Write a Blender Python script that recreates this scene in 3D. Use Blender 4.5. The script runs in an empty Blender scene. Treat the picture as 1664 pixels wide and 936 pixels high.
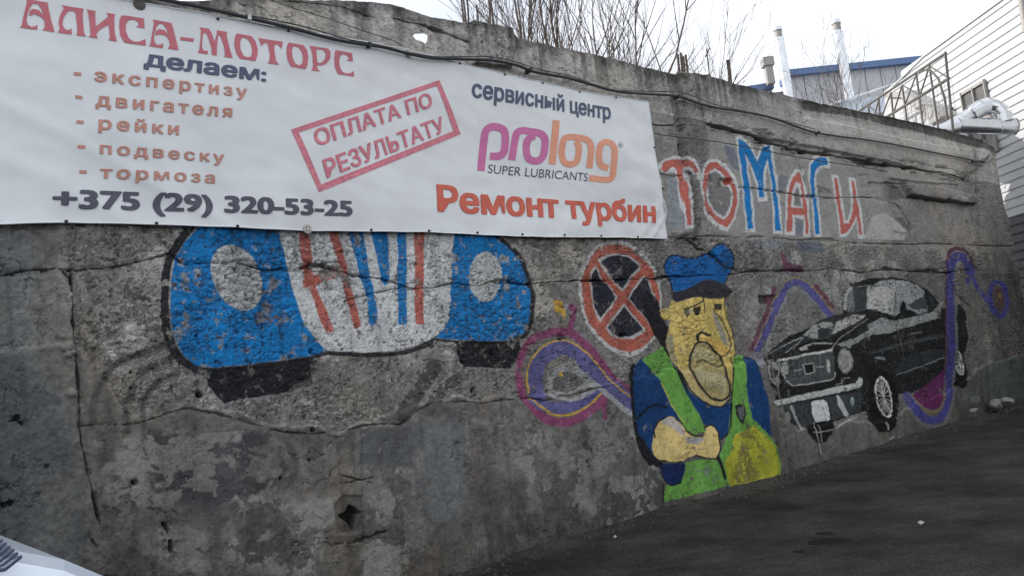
import bpy, bmesh, math, random
import numpy as np
from mathutils import Vector, Matrix
from mathutils.geometry import tessellate_polygon
random.seed(7)
scn = bpy.context.scene
COL = bpy.context.collection

# ------------------------------------------------------------------ camera
# The photograph is 1664 x 936.  The wall lies in the plane y = 0, x runs along it, z is up.
F_PX, CX, CY = 1382.36, 832.0, 468.0
R = np.array([[0.7349, 0.0078, -0.6782], [-0.6671, -0.1716, -0.7249], [-0.1220, 0.9851, -0.1209]])
_u, _s, _v = np.linalg.svd(R); R = _u @ _v
CAM = np.array([0.0, -6.511, 1.6])
cam_d = bpy.data.cameras.new('camera'); cam = bpy.data.objects.new('camera', cam_d); COL.objects.link(cam)
m4 = Matrix([list(R[i]) + [CAM[i]] for i in range(3)] + [[0, 0, 0, 1]])
cam.matrix_world = m4
cam_d.sensor_width = 36.0; cam_d.lens = F_PX / 1664 * 36.0
cam_d.clip_start = 0.05; cam_d.clip_end = 2000
scn.camera = cam

# ------------------------------------------------------------------ world, sun, exposure
SUN_DIR = Vector((-0.50, 0.87, 0.0)).normalized()       # where the sun stands, seen from above
SUN_EL = math.radians(38)
world = bpy.data.worlds.new('World'); scn.world = world; world.use_nodes = True
nt = world.node_tree; nt.nodes.clear()
sky = nt.nodes.new('ShaderNodeTexSky'); sky.sky_type = 'NISHITA'; sky.sun_disc = False
sky.sun_elevation = SUN_EL
sky.sun_rotation = math.atan2(SUN_DIR.x, SUN_DIR.y)
sky.air_density = 1.0; sky.dust_density = 3.5; sky.ozone_density = 0.8
# thin bright cloud veil
tc = nt.nodes.new('ShaderNodeTexCoord'); mp = nt.nodes.new('ShaderNodeMapping')
mp.inputs['Scale'].default_value = (1, 1, 2.2)
nz = nt.nodes.new('ShaderNodeTexNoise'); nz.inputs['Scale'].default_value = 2.3; nz.inputs['Detail'].default_value = 7
cr = nt.nodes.new('ShaderNodeValToRGB'); cr.color_ramp.elements[0].position = 0.30; cr.color_ramp.elements[1].position = 0.62
cr.color_ramp.elements[0].color = (0.45, 0.45, 0.45, 1); cr.color_ramp.elements[1].color = (0.92, 0.92, 0.92, 1)
mx = nt.nodes.new('ShaderNodeMix'); mx.data_type = 'RGBA'
mx.inputs['B'].default_value = (10.2, 10.4, 10.8, 1)
bg = nt.nodes.new('ShaderNodeBackground'); bg.inputs['Strength'].default_value = 0.10
wo = nt.nodes.new('ShaderNodeOutputWorld')
L = nt.links.new
L(tc.outputs['Generated'], mp.inputs['Vector']); L(mp.outputs[0], nz.inputs['Vector'])
L(nz.outputs['Fac'], cr.inputs[0]); L(cr.outputs[0], mx.inputs['Factor'])
L(sky.outputs[0], mx.inputs['A']); L(mx.outputs['Result'], bg.inputs['Color']); L(bg.outputs[0], wo.inputs[0])
sun_d = bpy.data.lights.new('sun', 'SUN'); sun_d.energy = 3.6; sun_d.angle = math.radians(0.55)
sun_d.color = (1.0, 0.95, 0.87)
sun = bpy.data.objects.new('sun', sun_d); COL.objects.link(sun)
sv = Vector((SUN_DIR.x * math.cos(SUN_EL), SUN_DIR.y * math.cos(SUN_EL), math.sin(SUN_EL)))
sun.rotation_euler = sv.to_track_quat('Z', 'Y').to_euler(); sun.location = (0, 20, 30)
scn.view_settings.view_transform = 'Standard'; scn.view_settings.look = 'None'
scn.view_settings.exposure = 0.62; scn.view_settings.gamma = 1.0
scn.cycles.max_bounces = 6

# ------------------------------------------------------------------ helpers
def ray(p):
    q = np.array([p[0] - CX, -(p[1] - CY), -F_PX]); return R @ q
def at_y(px, py, y=0.0):
    d = ray((px, py)); t = (y - CAM[1]) / d[1]; return CAM + t * d
def at_z(px, py, z=0.0):
    d = ray((px, py)); t = (z - CAM[2]) / d[2]; return CAM + t * d
def on_plane(px, py, p0, n):
    d = ray((px, py)); t = np.dot(np.asarray(p0, float) - CAM, n) / np.dot(d, n); return CAM + t * d
def wall_px(U, Z):                       # wall coordinates -> photograph pixels
    d = np.stack([U - CAM[0], np.full_like(U, -CAM[1]), Z - CAM[2]], -1) @ R
    return CX - F_PX * d[..., 0] / d[..., 2], CY + F_PX * d[..., 1] / d[..., 2]
def lin(c):
    c = np.asarray(c, float) / 255.0
    return np.where(c < 0.04045, c / 12.92, ((c + 0.055) / 1.055) ** 2.4)
ILL = 0.80                               # light the shaded wall gets: photograph colour = albedo * ILL
def alb(c): return np.clip(lin(c) / ILL, 0, 0.86)

def tag(o, label=None, cat=None, group=None, kind=None):
    if label: o['label'] = label
    if cat: o['category'] = cat
    if group: o['group'] = group
    if kind: o['kind'] = kind
    return o
def link(name, me, mats, parent=None):
    o = bpy.data.objects.new(name, me); COL.objects.link(o)
    for m in (mats if isinstance(mats, (list, tuple)) else [mats]):
        if m and m.name not in [x.name for x in me.materials if x]: me.materials.append(m)
    if parent: o.parent = parent
    return o
def empty(name, loc=(0, 0, 0), rz=0):
    o = bpy.data.objects.new(name, None); COL.objects.link(o); o.location = loc; o.rotation_euler = (0, 0, rz)
    o.empty_display_size = 0.2
    return o
class MB:
    def __init__(s): s.v = []; s.f = []
    def add(s, vs, fs):
        n = len(s.v); s.v += [tuple(v) for v in vs]; s.f += [tuple(i + n for i in f) for f in fs]; return s
    def box(s, a, b):
        x0, y0, z0 = a; x1, y1, z1 = b
        return s.hexa([(x0, y0, z0), (x1, y0, z0), (x1, y1, z0), (x0, y1, z0), (x0, y0, z1), (x1, y0, z1), (x1, y1, z1), (x0, y1, z1)])
    def hexa(s, v): return s.add(v, [(0, 3, 2, 1), (4, 5, 6, 7), (0, 1, 5, 4), (1, 2, 6, 5), (2, 3, 7, 6), (3, 0, 4, 7)])
    def tube(s, pts, r, n=8, caps=True):
        pts = [Vector(p) for p in pts]; k = len(pts)
        rr = r if isinstance(r, (list, tuple)) else [r] * k
        rings = []; ref = None
        for i, p in enumerate(pts):
            t = (pts[min(i + 1, k - 1)] - pts[max(i - 1, 0)]).normalized()
            if ref is None: ref = t.orthogonal().normalized()
            else:
                ref = ref - t * ref.dot(t)
                ref = ref.normalized() if ref.length > 1e-6 else t.orthogonal().normalized()
            b = t.cross(ref)
            rings.append([p + (ref * math.cos(2 * math.pi * j / n) + b * math.sin(2 * math.pi * j / n)) * rr[i] for j in range(n)])
        vs = [v for rg in rings for v in rg]
        fs = [(i * n + j, i * n + (j + 1) % n, (i + 1) * n + (j + 1) % n, (i + 1) * n + j) for i in range(k - 1) for j in range(n)]
        if caps: fs += [tuple(range(n))[::-1], tuple((k - 1) * n + j for j in range(n))]
        return s.add(vs, fs)
    def bar(s, a, b, w, h=None):          # square bar between two points
        a = Vector(a); b = Vector(b); t = (b - a).normalized(); h = h or w
        u = t.cross(Vector((0, 0, 1)))
        u = u.normalized() if u.length > 1e-3 else Vector((1, 0, 0)); v = t.cross(u)
        c = []
        for p in (a, b):
            c += [p - u * w / 2 - v * h / 2, p + u * w / 2 - v * h / 2, p + u * w / 2 + v * h / 2, p - u * w / 2 + v * h / 2]
        return s.hexa(c)
    def build(s, name, mat, parent=None, smooth=False):
        me = bpy.data.meshes.new(name); me.from_pydata(s.v, [], s.f)
        bm = bmesh.new(); bm.from_mesh(me); bmesh.ops.recalc_face_normals(bm, faces=bm.faces); bm.to_mesh(me); bm.free()
        if smooth: me.polygons.foreach_set('use_smooth', [True] * len(me.polygons)); me.set_sharp_from_angle(angle=math.radians(40))
        me.update()
        return link(name, me, mat, parent)

# ------------------------------------------------------------------ materials
def mat(name, col, rough=0.8, metal=0.0, var=0.25, scale=6.0, bump=0.0, bscale=60.0, rust=None, stretch=(1, 1, 1)):
    m = bpy.data.materials.new(name); m.use_nodes = True; t = m.node_tree; b = t.nodes['Principled BSDF']
    b.inputs['Roughness'].default_value = rough; b.inputs['Metallic'].default_value = metal
    co = t.nodes.new('ShaderNodeTexCoord'); mpp = t.nodes.new('ShaderNodeMapping'); mpp.inputs['Scale'].default_value = stretch
    t.links.new(co.outputs['Object'], mpp.inputs[0])
    n = t.nodes.new('ShaderNodeTexNoise'); n.inputs['Scale'].default_value = scale; n.inputs['Detail'].default_value = 6
    n.inputs['Roughness'].default_value = 0.65
    t.links.new(mpp.outputs[0], n.inputs['Vector'])
    r = t.nodes.new('ShaderNodeValToRGB'); c = np.array(col[:3])
    r.color_ramp.elements[0].position = 0.3; r.color_ramp.elements[1].position = 0.72
    r.color_ramp.elements[0].color = (*np.clip(c * (1 - var), 0, 1), 1)
    r.color_ramp.elements[1].color = (*np.clip(c * (1 + var), 0, 1), 1)
    if rust is not None:
        e = r.color_ramp.elements.new(0.38); e.color = (*rust, 1); r.color_ramp.elements[1].position = 0.36
        e2 = r.color_ramp.elements.new(0.46); e2.color = (*c, 1)
    t.links.new(n.outputs['Fac'], r.inputs[0]); t.links.new(r.outputs[0], b.inputs['Base Color'])
    if bump:
        n2 = t.nodes.new('ShaderNodeTexNoise'); n2.inputs['Scale'].default_value = bscale; n2.inputs['Detail'].default_value = 5
        t.links.new(mpp.outputs[0], n2.inputs['Vector'])
        bp = t.nodes.new('ShaderNodeBump'); bp.inputs['Strength'].default_value = bump; bp.inputs['Distance'].default_value = 0.02
        t.links.new(n2.outputs['Fac'], bp.inputs['Height']); t.links.new(bp.outputs[0], b.inputs['Normal'])
    return m

def wall_material():
    m = bpy.data.materials.new('painted_concrete'); m.use_nodes = True; t = m.node_tree; b = t.nodes['Principled BSDF']
    b.inputs['Specular IOR Level'].default_value = 0.25
    a = t.nodes.new('ShaderNodeAttribute'); a.attribute_name = 'Col'
    co = t.nodes.new('ShaderNodeTexCoord')
    n = t.nodes.new('ShaderNodeTexNoise'); n.inputs['Scale'].default_value = 38; n.inputs['Detail'].default_value = 8; n.inputs['Roughness'].default_value = 0.75
    t.links.new(co.outputs['Object'], n.inputs['Vector'])
    mr = t.nodes.new('ShaderNodeMapRange'); mr.inputs[1].default_value = 0.3; mr.inputs[2].default_value = 0.7
    mr.inputs[3].default_value = 0.72; mr.inputs[4].default_value = 1.24
    t.links.new(n.outputs['Fac'], mr.inputs[0])
    mm = t.nodes.new('ShaderNodeVectorMath'); mm.operation = 'SCALE'
    t.links.new(a.outputs['Color'], mm.inputs[0]); t.links.new(mr.outputs[0], mm.inputs['Scale'])
    t.links.new(mm.outputs[0], b.inputs['Base Color'])
    b.inputs['Roughness'].default_value = 0.88
    n2 = t.nodes.new('ShaderNodeTexNoise'); n2.inputs['Scale'].default_value = 75; n2.inputs['Detail'].default_value = 6
    t.links.new(co.outputs['Object'], n2.inputs['Vector'])
    bp = t.nodes.new('ShaderNodeBump'); bp.inputs['Strength'].default_value = 0.55; bp.inputs['Distance'].default_value = 0.012
    t.links.new(n2.outputs['Fac'], bp.inputs['Height']); t.links.new(bp.outputs[0], b.inputs['Normal'])
    return m
M_WALL = wall_material()
M_CONC = mat('raw_concrete', (0.20, 0.20, 0.195), 0.95, var=0.35, scale=3, bump=0.6)

# ------------------------------------------------------------------ numpy noise
_tab = {}
def vnoise(x, y, seed=0):
    if seed not in _tab: _tab[seed] = np.random.RandomState(seed + 11).rand(256, 256)
    T = _tab[seed]; xi = np.floor(x).astype(np.int64); yi = np.floor(y).astype(np.int64)
    fx = x - xi; fy = y - yi; fx = fx * fx * (3 - 2 * fx); fy = fy * fy * (3 - 2 * fy)
    x0 = xi & 255; x1 = (xi + 1) & 255; y0 = yi & 255; y1 = (yi + 1) & 255
    return (T[x0, y0] * (1 - fx) + T[x1, y0] * fx) * (1 - fy) + (T[x0, y1] * (1 - fx) + T[x1, y1] * fx) * fy
def fbm(x, y, oct=4, seed=0, gain=0.5):
    s = 0; a = 1; n = 0
    for o in range(oct):
        s = s + a * vnoise(x * 2 ** o + 17.3 * o, y * 2 ** o + 5.1 * o, seed + o); n += a; a *= gain
    return s / n
def worley(x, y, seed=0):
    rs = np.random.RandomState(seed + 501); JX = rs.rand(256, 256); JY = rs.rand(256, 256); V = rs.rand(256, 256)
    xi = np.floor(x).astype(np.int64); yi = np.floor(y).astype(np.int64)
    f1 = np.full(x.shape, 9.0); f2 = np.full(x.shape, 9.0); val = np.zeros(x.shape)
    for dx in (-1, 0, 1):
        for dy in (-1, 0, 1):
            a = (xi + dx) & 255; b = (yi + dy) & 255
            d = np.hypot(xi + dx + JX[a, b] - x, yi + dy + JY[a, b] - y)
            closer = d < f1
            f2 = np.where(closer, f1, np.minimum(f2, d)); val = np.where(closer, V[a, b], val); f1 = np.where(closer, d, f1)
    return f1, f2, val
def sstep(a, b, x):
    t = np.clip((x - a) / (b - a), 0, 1); return t * t * (3 - 2 * t)

# ------------------------------------------------------------------ 2D outline helpers (photograph pixels, traced in enlarged crops)
CROP = {'L1': (1060, 210, 4.928), 'L2': (1180, 210, 4.925), 'C1': (1060, 380, 5.85), 'F': (1060, 480, 4.68), 'O': (1010, 620, 4.68),
        'V1': (1220, 440, 5.85), 'V2': (1220, 560, 5.2), 'V3': (1380, 440, 5.85), 'V4': (1380, 540, 5.2), 'SG': (930, 380, 4.459),
        'RB': (820, 480, 4.07), 'M1': (250, 360, 3.02), 'M2': (500, 360, 3.6), 'K4': (820, 380, 2.127), 'K5': (1200, 380, 2.463),
        'A1': (20, 0, 5.547), 'A2': (300, 40, 5.547), 'PR': (760, 180, 6.656), 'B2': (440, 80, 2.521), 'P': (0, 0, 1.0),
        'R6': (1500, 360, 2.75), 'Q1': (0, 360, 1.625), 'Q3': (300, 560, 2.49), 'F6': (0, 569, 2.551)}
def pts(crop, flat):
    x0, y0, s = CROP[crop]; f = flat if isinstance(flat, (list, tuple)) else [float(v) for v in flat.split()]
    return [(x0 + f[i] / s, y0 + f[i + 1] / s) for i in range(0, len(f) - 1, 2)]
def smooth(p, closed=True, n=5):
    k = len(p); out = []
    for i in range(k if closed else k - 1):
        if closed: a, b, c, d = p[(i - 1) % k], p[i], p[(i + 1) % k], p[(i + 2) % k]
        else: a, b, c, d = p[max(i - 1, 0)], p[i], p[i + 1], p[min(i + 2, k - 1)]
        for j in range(n):
            t = j / n; t2 = t * t; t3 = t2 * t
            out.append(tuple(0.5 * (2 * b[q] + (c[q] - a[q]) * t + (2 * a[q] - 5 * b[q] + 4 * c[q] - d[q]) * t2 + (3 * b[q] - a[q] - 3 * c[q] + d[q]) * t3) for q in (0, 1)))
    if not closed: out.append(p[-1])
    return out
def ellipse(cx, cy, a, b, rot=0, n=28):
    c, s = math.cos(rot), math.sin(rot)
    return [(cx + a * math.cos(t) * c - b * math.sin(t) * s, cy + a * math.cos(t) * s + b * math.sin(t) * c) for t in [2 * math.pi * i / n for i in range(n)]]
def seg_dist(X, Y, poly, closed):
    d = np.full(X.shape, 1e9); k = len(poly)
    for i in range(k if closed else k - 1):
        ax, ay = poly[i]; bx, by = poly[(i + 1) % k]; dx, dy = bx - ax, by - ay; l = dx * dx + dy * dy + 1e-12
        t = np.clip(((X - ax) * dx + (Y - ay) * dy) / l, 0, 1)
        d = np.minimum(d, (X - ax - t * dx) ** 2 + (Y - ay - t * dy) ** 2)
    return np.sqrt(d)
def inside(X, Y, poly):
    r = np.zeros(X.shape, bool); k = len(poly)
    for i in range(k):
        ax, ay = poly[i]; bx, by = poly[(i + 1) % k]
        if ay == by: continue
        c = ((ay > Y) != (by > Y)) & (X < (bx - ax) * (Y - ay) / (by - ay) + ax); r ^= c
    return r

# ================================================================== THE WALL
Z0, U_END = -0.25, 22.15
TOPL = [(-8, 4.9), (1.0, 4.95), (2.8, 5.13), (3.6, 5.34), (4.37, 5.5), (4.95, 5.59), (5.41, 5.55), (5.9, 5.60), (6.06, 5.67), (6.55, 5.68), (6.60, 5.57), (8, 5.63), (9.7, 5.66),
        (9.72, 5.71), (10.22, 5.74), (11.25, 5.74), (12.91, 5.79), (13.5, 5.80), (16.45, 5.95), (19.56, 6.05), (21.4, 6.03), (22.2, 5.93)]
def ztop(u):
    b = np.interp(u, [p[0] for p in TOPL], [p[1] for p in TOPL])
    return b + 0.03 * (fbm(u * 1.7, u * 0 + 3.3, 4, 91) - 0.5) + 0.026 * (fbm(u * 7.0, u * 0 + 8.3, 3, 92) - 0.5)
def u_for_px(x):      # column position whose picture x is x half way up the wall
    d = ray((x, 440.0)); t = -CAM[1] / d[1]; return t * d[0]
def make_block(us, nrow):
    zr = np.linspace(Z0, 1.0, nrow)  # unit rows, remapped below
    base = np.linspace(0, 1, nrow)
    U = np.repeat(us[:, None], nrow, 1); zt = ztop(us)[:, None]
    lin_z = Z0 + base[None, :] * (6.2 - Z0)
    Z = np.where(lin_z < 4.7, lin_z, 4.7 + (lin_z - 4.7) / 1.5 * (zt - 4.7))
    # the far end of the wall leans out a little towards its foot
    k = np.clip((U - 17.5) / (U_END - 17.5), 0, 1)
    U = U + k * (0.42 * (1 - np.clip(Z / 6.0, 0, 1)) ** 1.3 + 0.10 * (fbm(Z * 2.2, Z * 0 + 1.0, 3, 77) - 0.5) * 2 * (k > 0.9))
    return U, Z
xs_l = np.arange(-25, 1150.1, 1.25); xs_r = np.arange(1150, 1643, 1.3)
us_l = np.array([u_for_px(x) for x in xs_l]); us_l = np.concatenate([np.linspace(-6.5, us_l[0], 60)[:-1], us_l])
us_r = np.array([u_for_px(x) for x in xs_r]); us_r = us_r[us_r < U_END]; us_r = np.append(us_r, U_END)
blocks = [make_block(us_l, 840), make_block(us_r, 520)]
shapes_ = [b[0].shape for b in blocks]
U = np.concatenate([b[0].ravel() for b in blocks]); Z = np.concatenate([b[1].ravel() for b in blocks])
N = len(U)
PX, PY = wall_px(U, Z)
ZT = np.concatenate([np.repeat(ztop(us)[:, None], s[1], 1).ravel() for us, s in zip((us_l, us_r), shapes_)])
DROP = ZT - Z                          # depth under the top edge
# warped copies so that painted and broken edges are not ruler-straight
wob1 = fbm(U * 9, Z * 9, 3, 21) - 0.5; wob2 = fbm(U * 9, Z * 9, 3, 31) - 0.5
QX = PX + 3.2 * wob1; QY = PY + 3.2 * wob2
big = fbm(U * 0.8, Z * 0.8, 4, 1) - 0.5
mid = fbm(U * 5, Z * 5, 4, 2) - 0.5
fine = fbm(U * 22, Z * 22, 3, 3) - 0.5
f1, f2, cv = worley(U * 26, Z * 30, 1)
edge = f2 - f1
g1, g2, gv = worley(U * 11 + 0.8 * fine, Z * 13 + 0.8 * mid, 2)

def polymask(crop, flat, soft=3.0, sm=False, q=True):
    p = pts(crop, flat)
    if sm: p = smooth(p)
    return soft_poly(p, soft, q)
def soft_poly(p, soft=1.2, q=True):
    X, Y = (QX, QY) if q else (PX, PY)
    xs = [a[0] for a in p]; ys = [a[1] for a in p]
    idx = np.nonzero((X > min(xs) - soft) & (X < max(xs) + soft) & (Y > min(ys) - soft) & (Y < max(ys) + soft))[0]
    x = X[idx]; y = Y[idx]
    d = seg_dist(x, y, p, True); ins = inside(x, y, p)
    a = np.clip(0.5 + np.where(ins, d, -d) / soft, 0, 1)
    return idx, a
def soft_line(p, w, soft=1.0, q=True):
    X, Y = (QX, QY) if q else (PX, PY)
    xs = [a[0] for a in p]; ys = [a[1] for a in p]; r = w / 2 + soft
    idx = np.nonzero((X > min(xs) - r) & (X < max(xs) + r) & (Y > min(ys) - r) & (Y < max(ys) + r))[0]
    d = seg_dist(X[idx], Y[idx], p, False)
    return idx, np.clip(0.5 + (w / 2 - d) / soft, 0, 1)

# ---- where the concrete is rough aggregate and where it is trowelled smooth
foot = np.interp(U, [-7, 1.8, 2.14, 2.55, 3.45, 3.92, 4.87, 6.14, 7.76, 9, 10.9, 11.25, 14.2, 17.2, 19.1, 22.5],
                 [2.0, 2.31, 1.75, 1.8, 1.52, 1.45, 1.62, 1.52, 1.58, 1.62, 1.6, 0.56, 0.40, 0.62, 0.98, 1.05])
foot = foot + 0.16 * mid
mural_band = sstep(-0.03, 0.05, Z - foot) * (1 - sstep(3.30, 3.42, Z))
rough = mural_band * (0.35 + 0.9 * sstep(-0.12, 0.15, big + 0.5 * mid + 0.06))
rough *= np.where(U < 1.8, 0.35, 1.0)
rough = np.where((U > 9.45) & (U < 10.15) & (Z > 3.3), 0.75, rough)            # the concrete column
rough = np.where((U > 5.95) & (U < 6.55) & (Z > 4.9), 0.7, rough)
rough = np.where((U > 10.9) & (U < 20) & (Z > 0.5) & (Z < 2.8), rough * 0.7, rough)
topz = sstep(5.0, 5.06, Z)
rough = np.maximum(rough, topz * 0.25)
rough = np.maximum(rough, 0.6 * sstep(12.9, 13.1, U) * (1 - sstep(0.20, 0.24, DROP)))
rough = np.clip(rough, 0.06, 1.1)
U_LAST = 19.9
rough = np.where(U > U_LAST, np.maximum(rough, 0.5), rough)

H = 0.036 * big + 0.022 * mid * (0.5 + rough) + 0.008 * fine + 0.028 * sstep(0.03, -0.02, Z - foot)
peb = np.sqrt(np.clip(edge, 0, 1))
wu = 0.050 * (fbm(U * 10, Z * 10, 3, 401) - 0.5); wz = 0.050 * (fbm(U * 10, Z * 10, 3, 411) - 0.5)
a1, a2, av = worley((U + wu) * 30, (Z + wz) * 36, 3); b1, b2, bv_ = worley((U + wz) * 58, (Z + wu) * 66, 4)
e1 = np.clip(a2 - a1, 0, 1); e2 = np.clip(b2 - b1, 0, 1)
grit = fbm(U * 48, Z * 48, 3, 421)
patchy = sstep(0.40, 0.60, fbm(U * 4.5, Z * 4.5, 3, 44))
H += rough * (0.010 * (np.sqrt(e1) - 0.5) * patchy * (0.5 + av) + 0.005 * (np.sqrt(e2) - 0.5) + 0.006 * (av - 0.5) * patchy + 0.010 * (grit - 0.5))
crev = (0.75 * np.clip(1 - e1 / 0.15, 0, 1) * (av > 0.30) * patchy + 0.55 * np.clip(1 - e2 / 0.22, 0, 1) * (bv_ > 0.45)) * np.clip(rough * 1.2 - 0.15, 0, 1)
pitm = sstep(0.66, 0.74, fbm(U * 26, Z * 26, 3, 431)) * np.clip(rough + 0.15, 0, 1)
H -= 0.008 * pitm
crev = np.clip(np.maximum(crev, pitm * 0.8), 0, 1)
# crumbly lumps in patches
ridge = np.abs(fbm(U * 5 + 0.8 * wob1, Z * 7 + 0.8 * wob2, 4, 441) - 0.5); ridge2 = np.abs(fbm(U * 11 + wob2, Z * 13, 3, 451) - 0.5)
crk = (1 - sstep(0.004, 0.016, ridge)) * sstep(0.52, 0.62, fbm(U * 1.7, Z * 1.7, 3, 461)) * 0.75
crk = np.maximum(crk, (1 - sstep(0.004, 0.020, ridge2)) * sstep(0.58, 0.68, fbm(U * 2.6 + 5, Z * 2.6, 3, 471)) * 0.5)
H += 0.016 * (fbm(U * 13, Z * 13, 3, 481) - 0.5) * (0.5 + 0.5 * sstep(12, 8, U))
H -= 0.010 * crk; crev = np.maximum(crev, crk * 0.75)
lump = sstep(0.56, 0.66, fbm(U * 1.3 + 9, Z * 1.9, 4, 55)) * mural_band * sstep(1.9, 2.3, U)
H += lump * 0.022 * (np.sqrt(np.clip(g2 - g1, 0, 1)) - 0.4) * (0.5 + gv)
crev = np.maximum(crev, lump * np.clip(1 - (g2 - g1) / 0.14, 0, 1) * 0.8)

# ---- base colour of the bare concrete
tone = np.ones(N) * 0.212
tone = np.where(Z > 3.35, 0.250, tone)                                        # upper courses paler, with flare brightness painted into the tone
tone = np.where(Z > 5.03, 0.39, tone)  # coping course, brightened the same way to carry the flare
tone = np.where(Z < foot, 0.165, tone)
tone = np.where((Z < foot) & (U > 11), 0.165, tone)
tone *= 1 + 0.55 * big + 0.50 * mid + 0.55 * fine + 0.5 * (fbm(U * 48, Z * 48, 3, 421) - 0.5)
tone *= 1 - 0.45 * sstep(1.3, 0.0, Z) * np.where(U < 10, 1, 0.35)  # dirt plus vignette darkening painted in towards the foot
tone *= np.where((U > 9.45) & (U < 10.15) & (Z > 3.3), 0.72, 1)
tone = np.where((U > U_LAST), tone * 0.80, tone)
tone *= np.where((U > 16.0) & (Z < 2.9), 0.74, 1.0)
streak = fbm(U * 14, Z * 0.7, 4, 61); streak2 = fbm(U * 5, Z * 0.5, 3, 66)
run = sstep(0.50, 0.72, 0.5 * streak + 0.5 * streak2 + 0.06)
tone *= 1 - 0.62 * run * sstep(0.75, 0.0, DROP)                                # dark runs under the coping
tone *= 1 - 0.50 * sstep(0.17, 0.02, DROP + 0.25 * mid)                        # grimy top edge
tone *= 1 - 0.50 * sstep(13.0, 13.2, U) * sstep(0.26, 0.20, DROP) 
tone *= 1 - 0.25 * run * (Z < foot)
warm = fbm(U * 1.1 + 3, Z * 1.1, 3, 71) - 0.5
tone = tone * (1 + 0.75 * (av - 0.5) * np.clip(rough, 0, 1) * patchy)
pale = sstep(0.55, 0.60, fbm(U * 1.9 + 2, Z * 2.3 + 7, 5, 491, 0.6)) * mural_band * np.clip(rough, 0, 1)
tone = tone * (1 + 0.55 * pale)
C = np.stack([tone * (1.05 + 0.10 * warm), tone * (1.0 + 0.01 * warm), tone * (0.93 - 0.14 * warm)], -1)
def cmix(idx, a, col):
    a = a[:, None]; C[idx] = C[idx] * (1 - a) + np.asarray(col) * a
ALLI = np.arange(N)
# bluish plaster on the left
m_ = sstep(1.9, 1.3, U) * (Z < 3.1) * 0.55
cmix(ALLI, m_ * (0.5 + (fbm(U * 3, Z * 3, 3, 73))), (0.085, 0.105, 0.112))
# pale lime bloom scattered over the smooth foot, dark smears between it
WU = U + 0.30 * (fbm(U * 2.1, Z * 2.1, 4, 501) - 0.5) + 0.06 * (fbm(U * 12, Z * 12, 3, 505) - 0.5); WV = Z + 0.30 * (fbm(U * 2.1, Z * 2.1, 4, 511) - 0.5) + 0.06 * (fbm(U * 12, Z * 12, 3, 515) - 0.5)
lime = sstep(0.555, 0.62, fbm(WU * 2.6 + 0.5 * WV, WV * 2.1 + 4, 6, 81, 0.68)) * (Z < foot) * sstep(-0.1, 0.2, Z)
lime *= sstep(1.85, 2.6, WU) * (1 - 0.65 * sstep(7.2, 7.9, WU))
cmix(ALLI, lime * 0.30, (0.27, 0.262, 0.25))
smear = sstep(0.52, 0.60, fbm(WU * 1.5 + 7, WV * 2.6 + 0.4 * WU, 6, 83, 0.64)) * (Z < foot) * (U < 9)
cmix(ALLI, smear * 0.50, (0.065, 0.067, 0.070))
rustm = sstep(0.56, 0.70, fbm(WU * 2.2 + 1, WV * 1.1, 5, 86)) * (Z < 2.6)
cmix(ALLI, rustm * 0.28, (0.17, 0.135, 0.095))

# ---- breaks in the surface: joints, cracks, pits, ledges (all traced)
def blotch(flat, col, thr, sc_, k, crop='F6', seed=601, soft=24, gain=0.66):
    idx, a = polymask(crop, flat, soft, True); n_ = fbm(WU[idx] * sc_, WV[idx] * sc_ * 1.3, 6, seed, gain)
    cmix(idx, np.clip(a, 0, 1) * sstep(thr, thr + 0.022, n_ + 0.10 * (a - 1)) * k, lin(col) / ILL)
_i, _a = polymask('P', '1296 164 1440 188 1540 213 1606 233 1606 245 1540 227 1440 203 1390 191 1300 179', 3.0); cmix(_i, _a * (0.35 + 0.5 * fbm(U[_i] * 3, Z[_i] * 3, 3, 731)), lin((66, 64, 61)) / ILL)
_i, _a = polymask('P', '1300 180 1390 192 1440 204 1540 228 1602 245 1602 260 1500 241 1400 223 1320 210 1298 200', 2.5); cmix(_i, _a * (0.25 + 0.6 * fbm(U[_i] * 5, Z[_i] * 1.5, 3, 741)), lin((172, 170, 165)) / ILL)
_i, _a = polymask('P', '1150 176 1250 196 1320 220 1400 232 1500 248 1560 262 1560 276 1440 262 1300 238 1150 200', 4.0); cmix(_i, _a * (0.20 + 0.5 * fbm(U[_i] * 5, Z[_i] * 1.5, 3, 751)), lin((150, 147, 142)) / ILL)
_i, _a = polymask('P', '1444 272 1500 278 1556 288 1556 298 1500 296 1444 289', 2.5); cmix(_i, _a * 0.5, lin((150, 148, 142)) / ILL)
blotch('560 350 700 310 1000 320 1180 400 1190 520 1100 600 800 640 640 560', (58, 58, 61), 0.40, 2.2, 0.75, seed=611)
blotch('360 360 640 330 800 340 780 560 700 640 460 640 380 560', (124, 122, 118), 0.46, 4.2, 0.8, seed=621)
blotch('640 330 900 310 1150 330 1190 520 1160 640 900 700 700 620', (120, 118, 114), 0.53, 4.5, 0.8, seed=631)
blotch('780 540 1020 560 1180 620 1400 620 1380 900 1100 936 900 800', (128, 126, 122), 0.515, 4.0, 0.85, seed=641)
blotch('600 760 840 740 860 900 700 936 600 900', (120, 118, 114), 0.50, 4.5, 0.75, seed=651)
blotch('1480 360 1660 340 1700 960 1500 960 1460 700', (126, 124, 119), 0.49, 4.2, 0.8, seed=661)
blotch('1040 300 1200 330 1420 620 1660 700 1700 960 1900 960 1900 300 1500 300', (124, 123, 120), 0.545, 4.0, 0.8, seed=671, crop='Q3')
blotch('0 0 300 0 310 330 340 640 380 936 0 936', (66, 76, 82), 0.48, 2.4, 0.35, seed=681)
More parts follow.
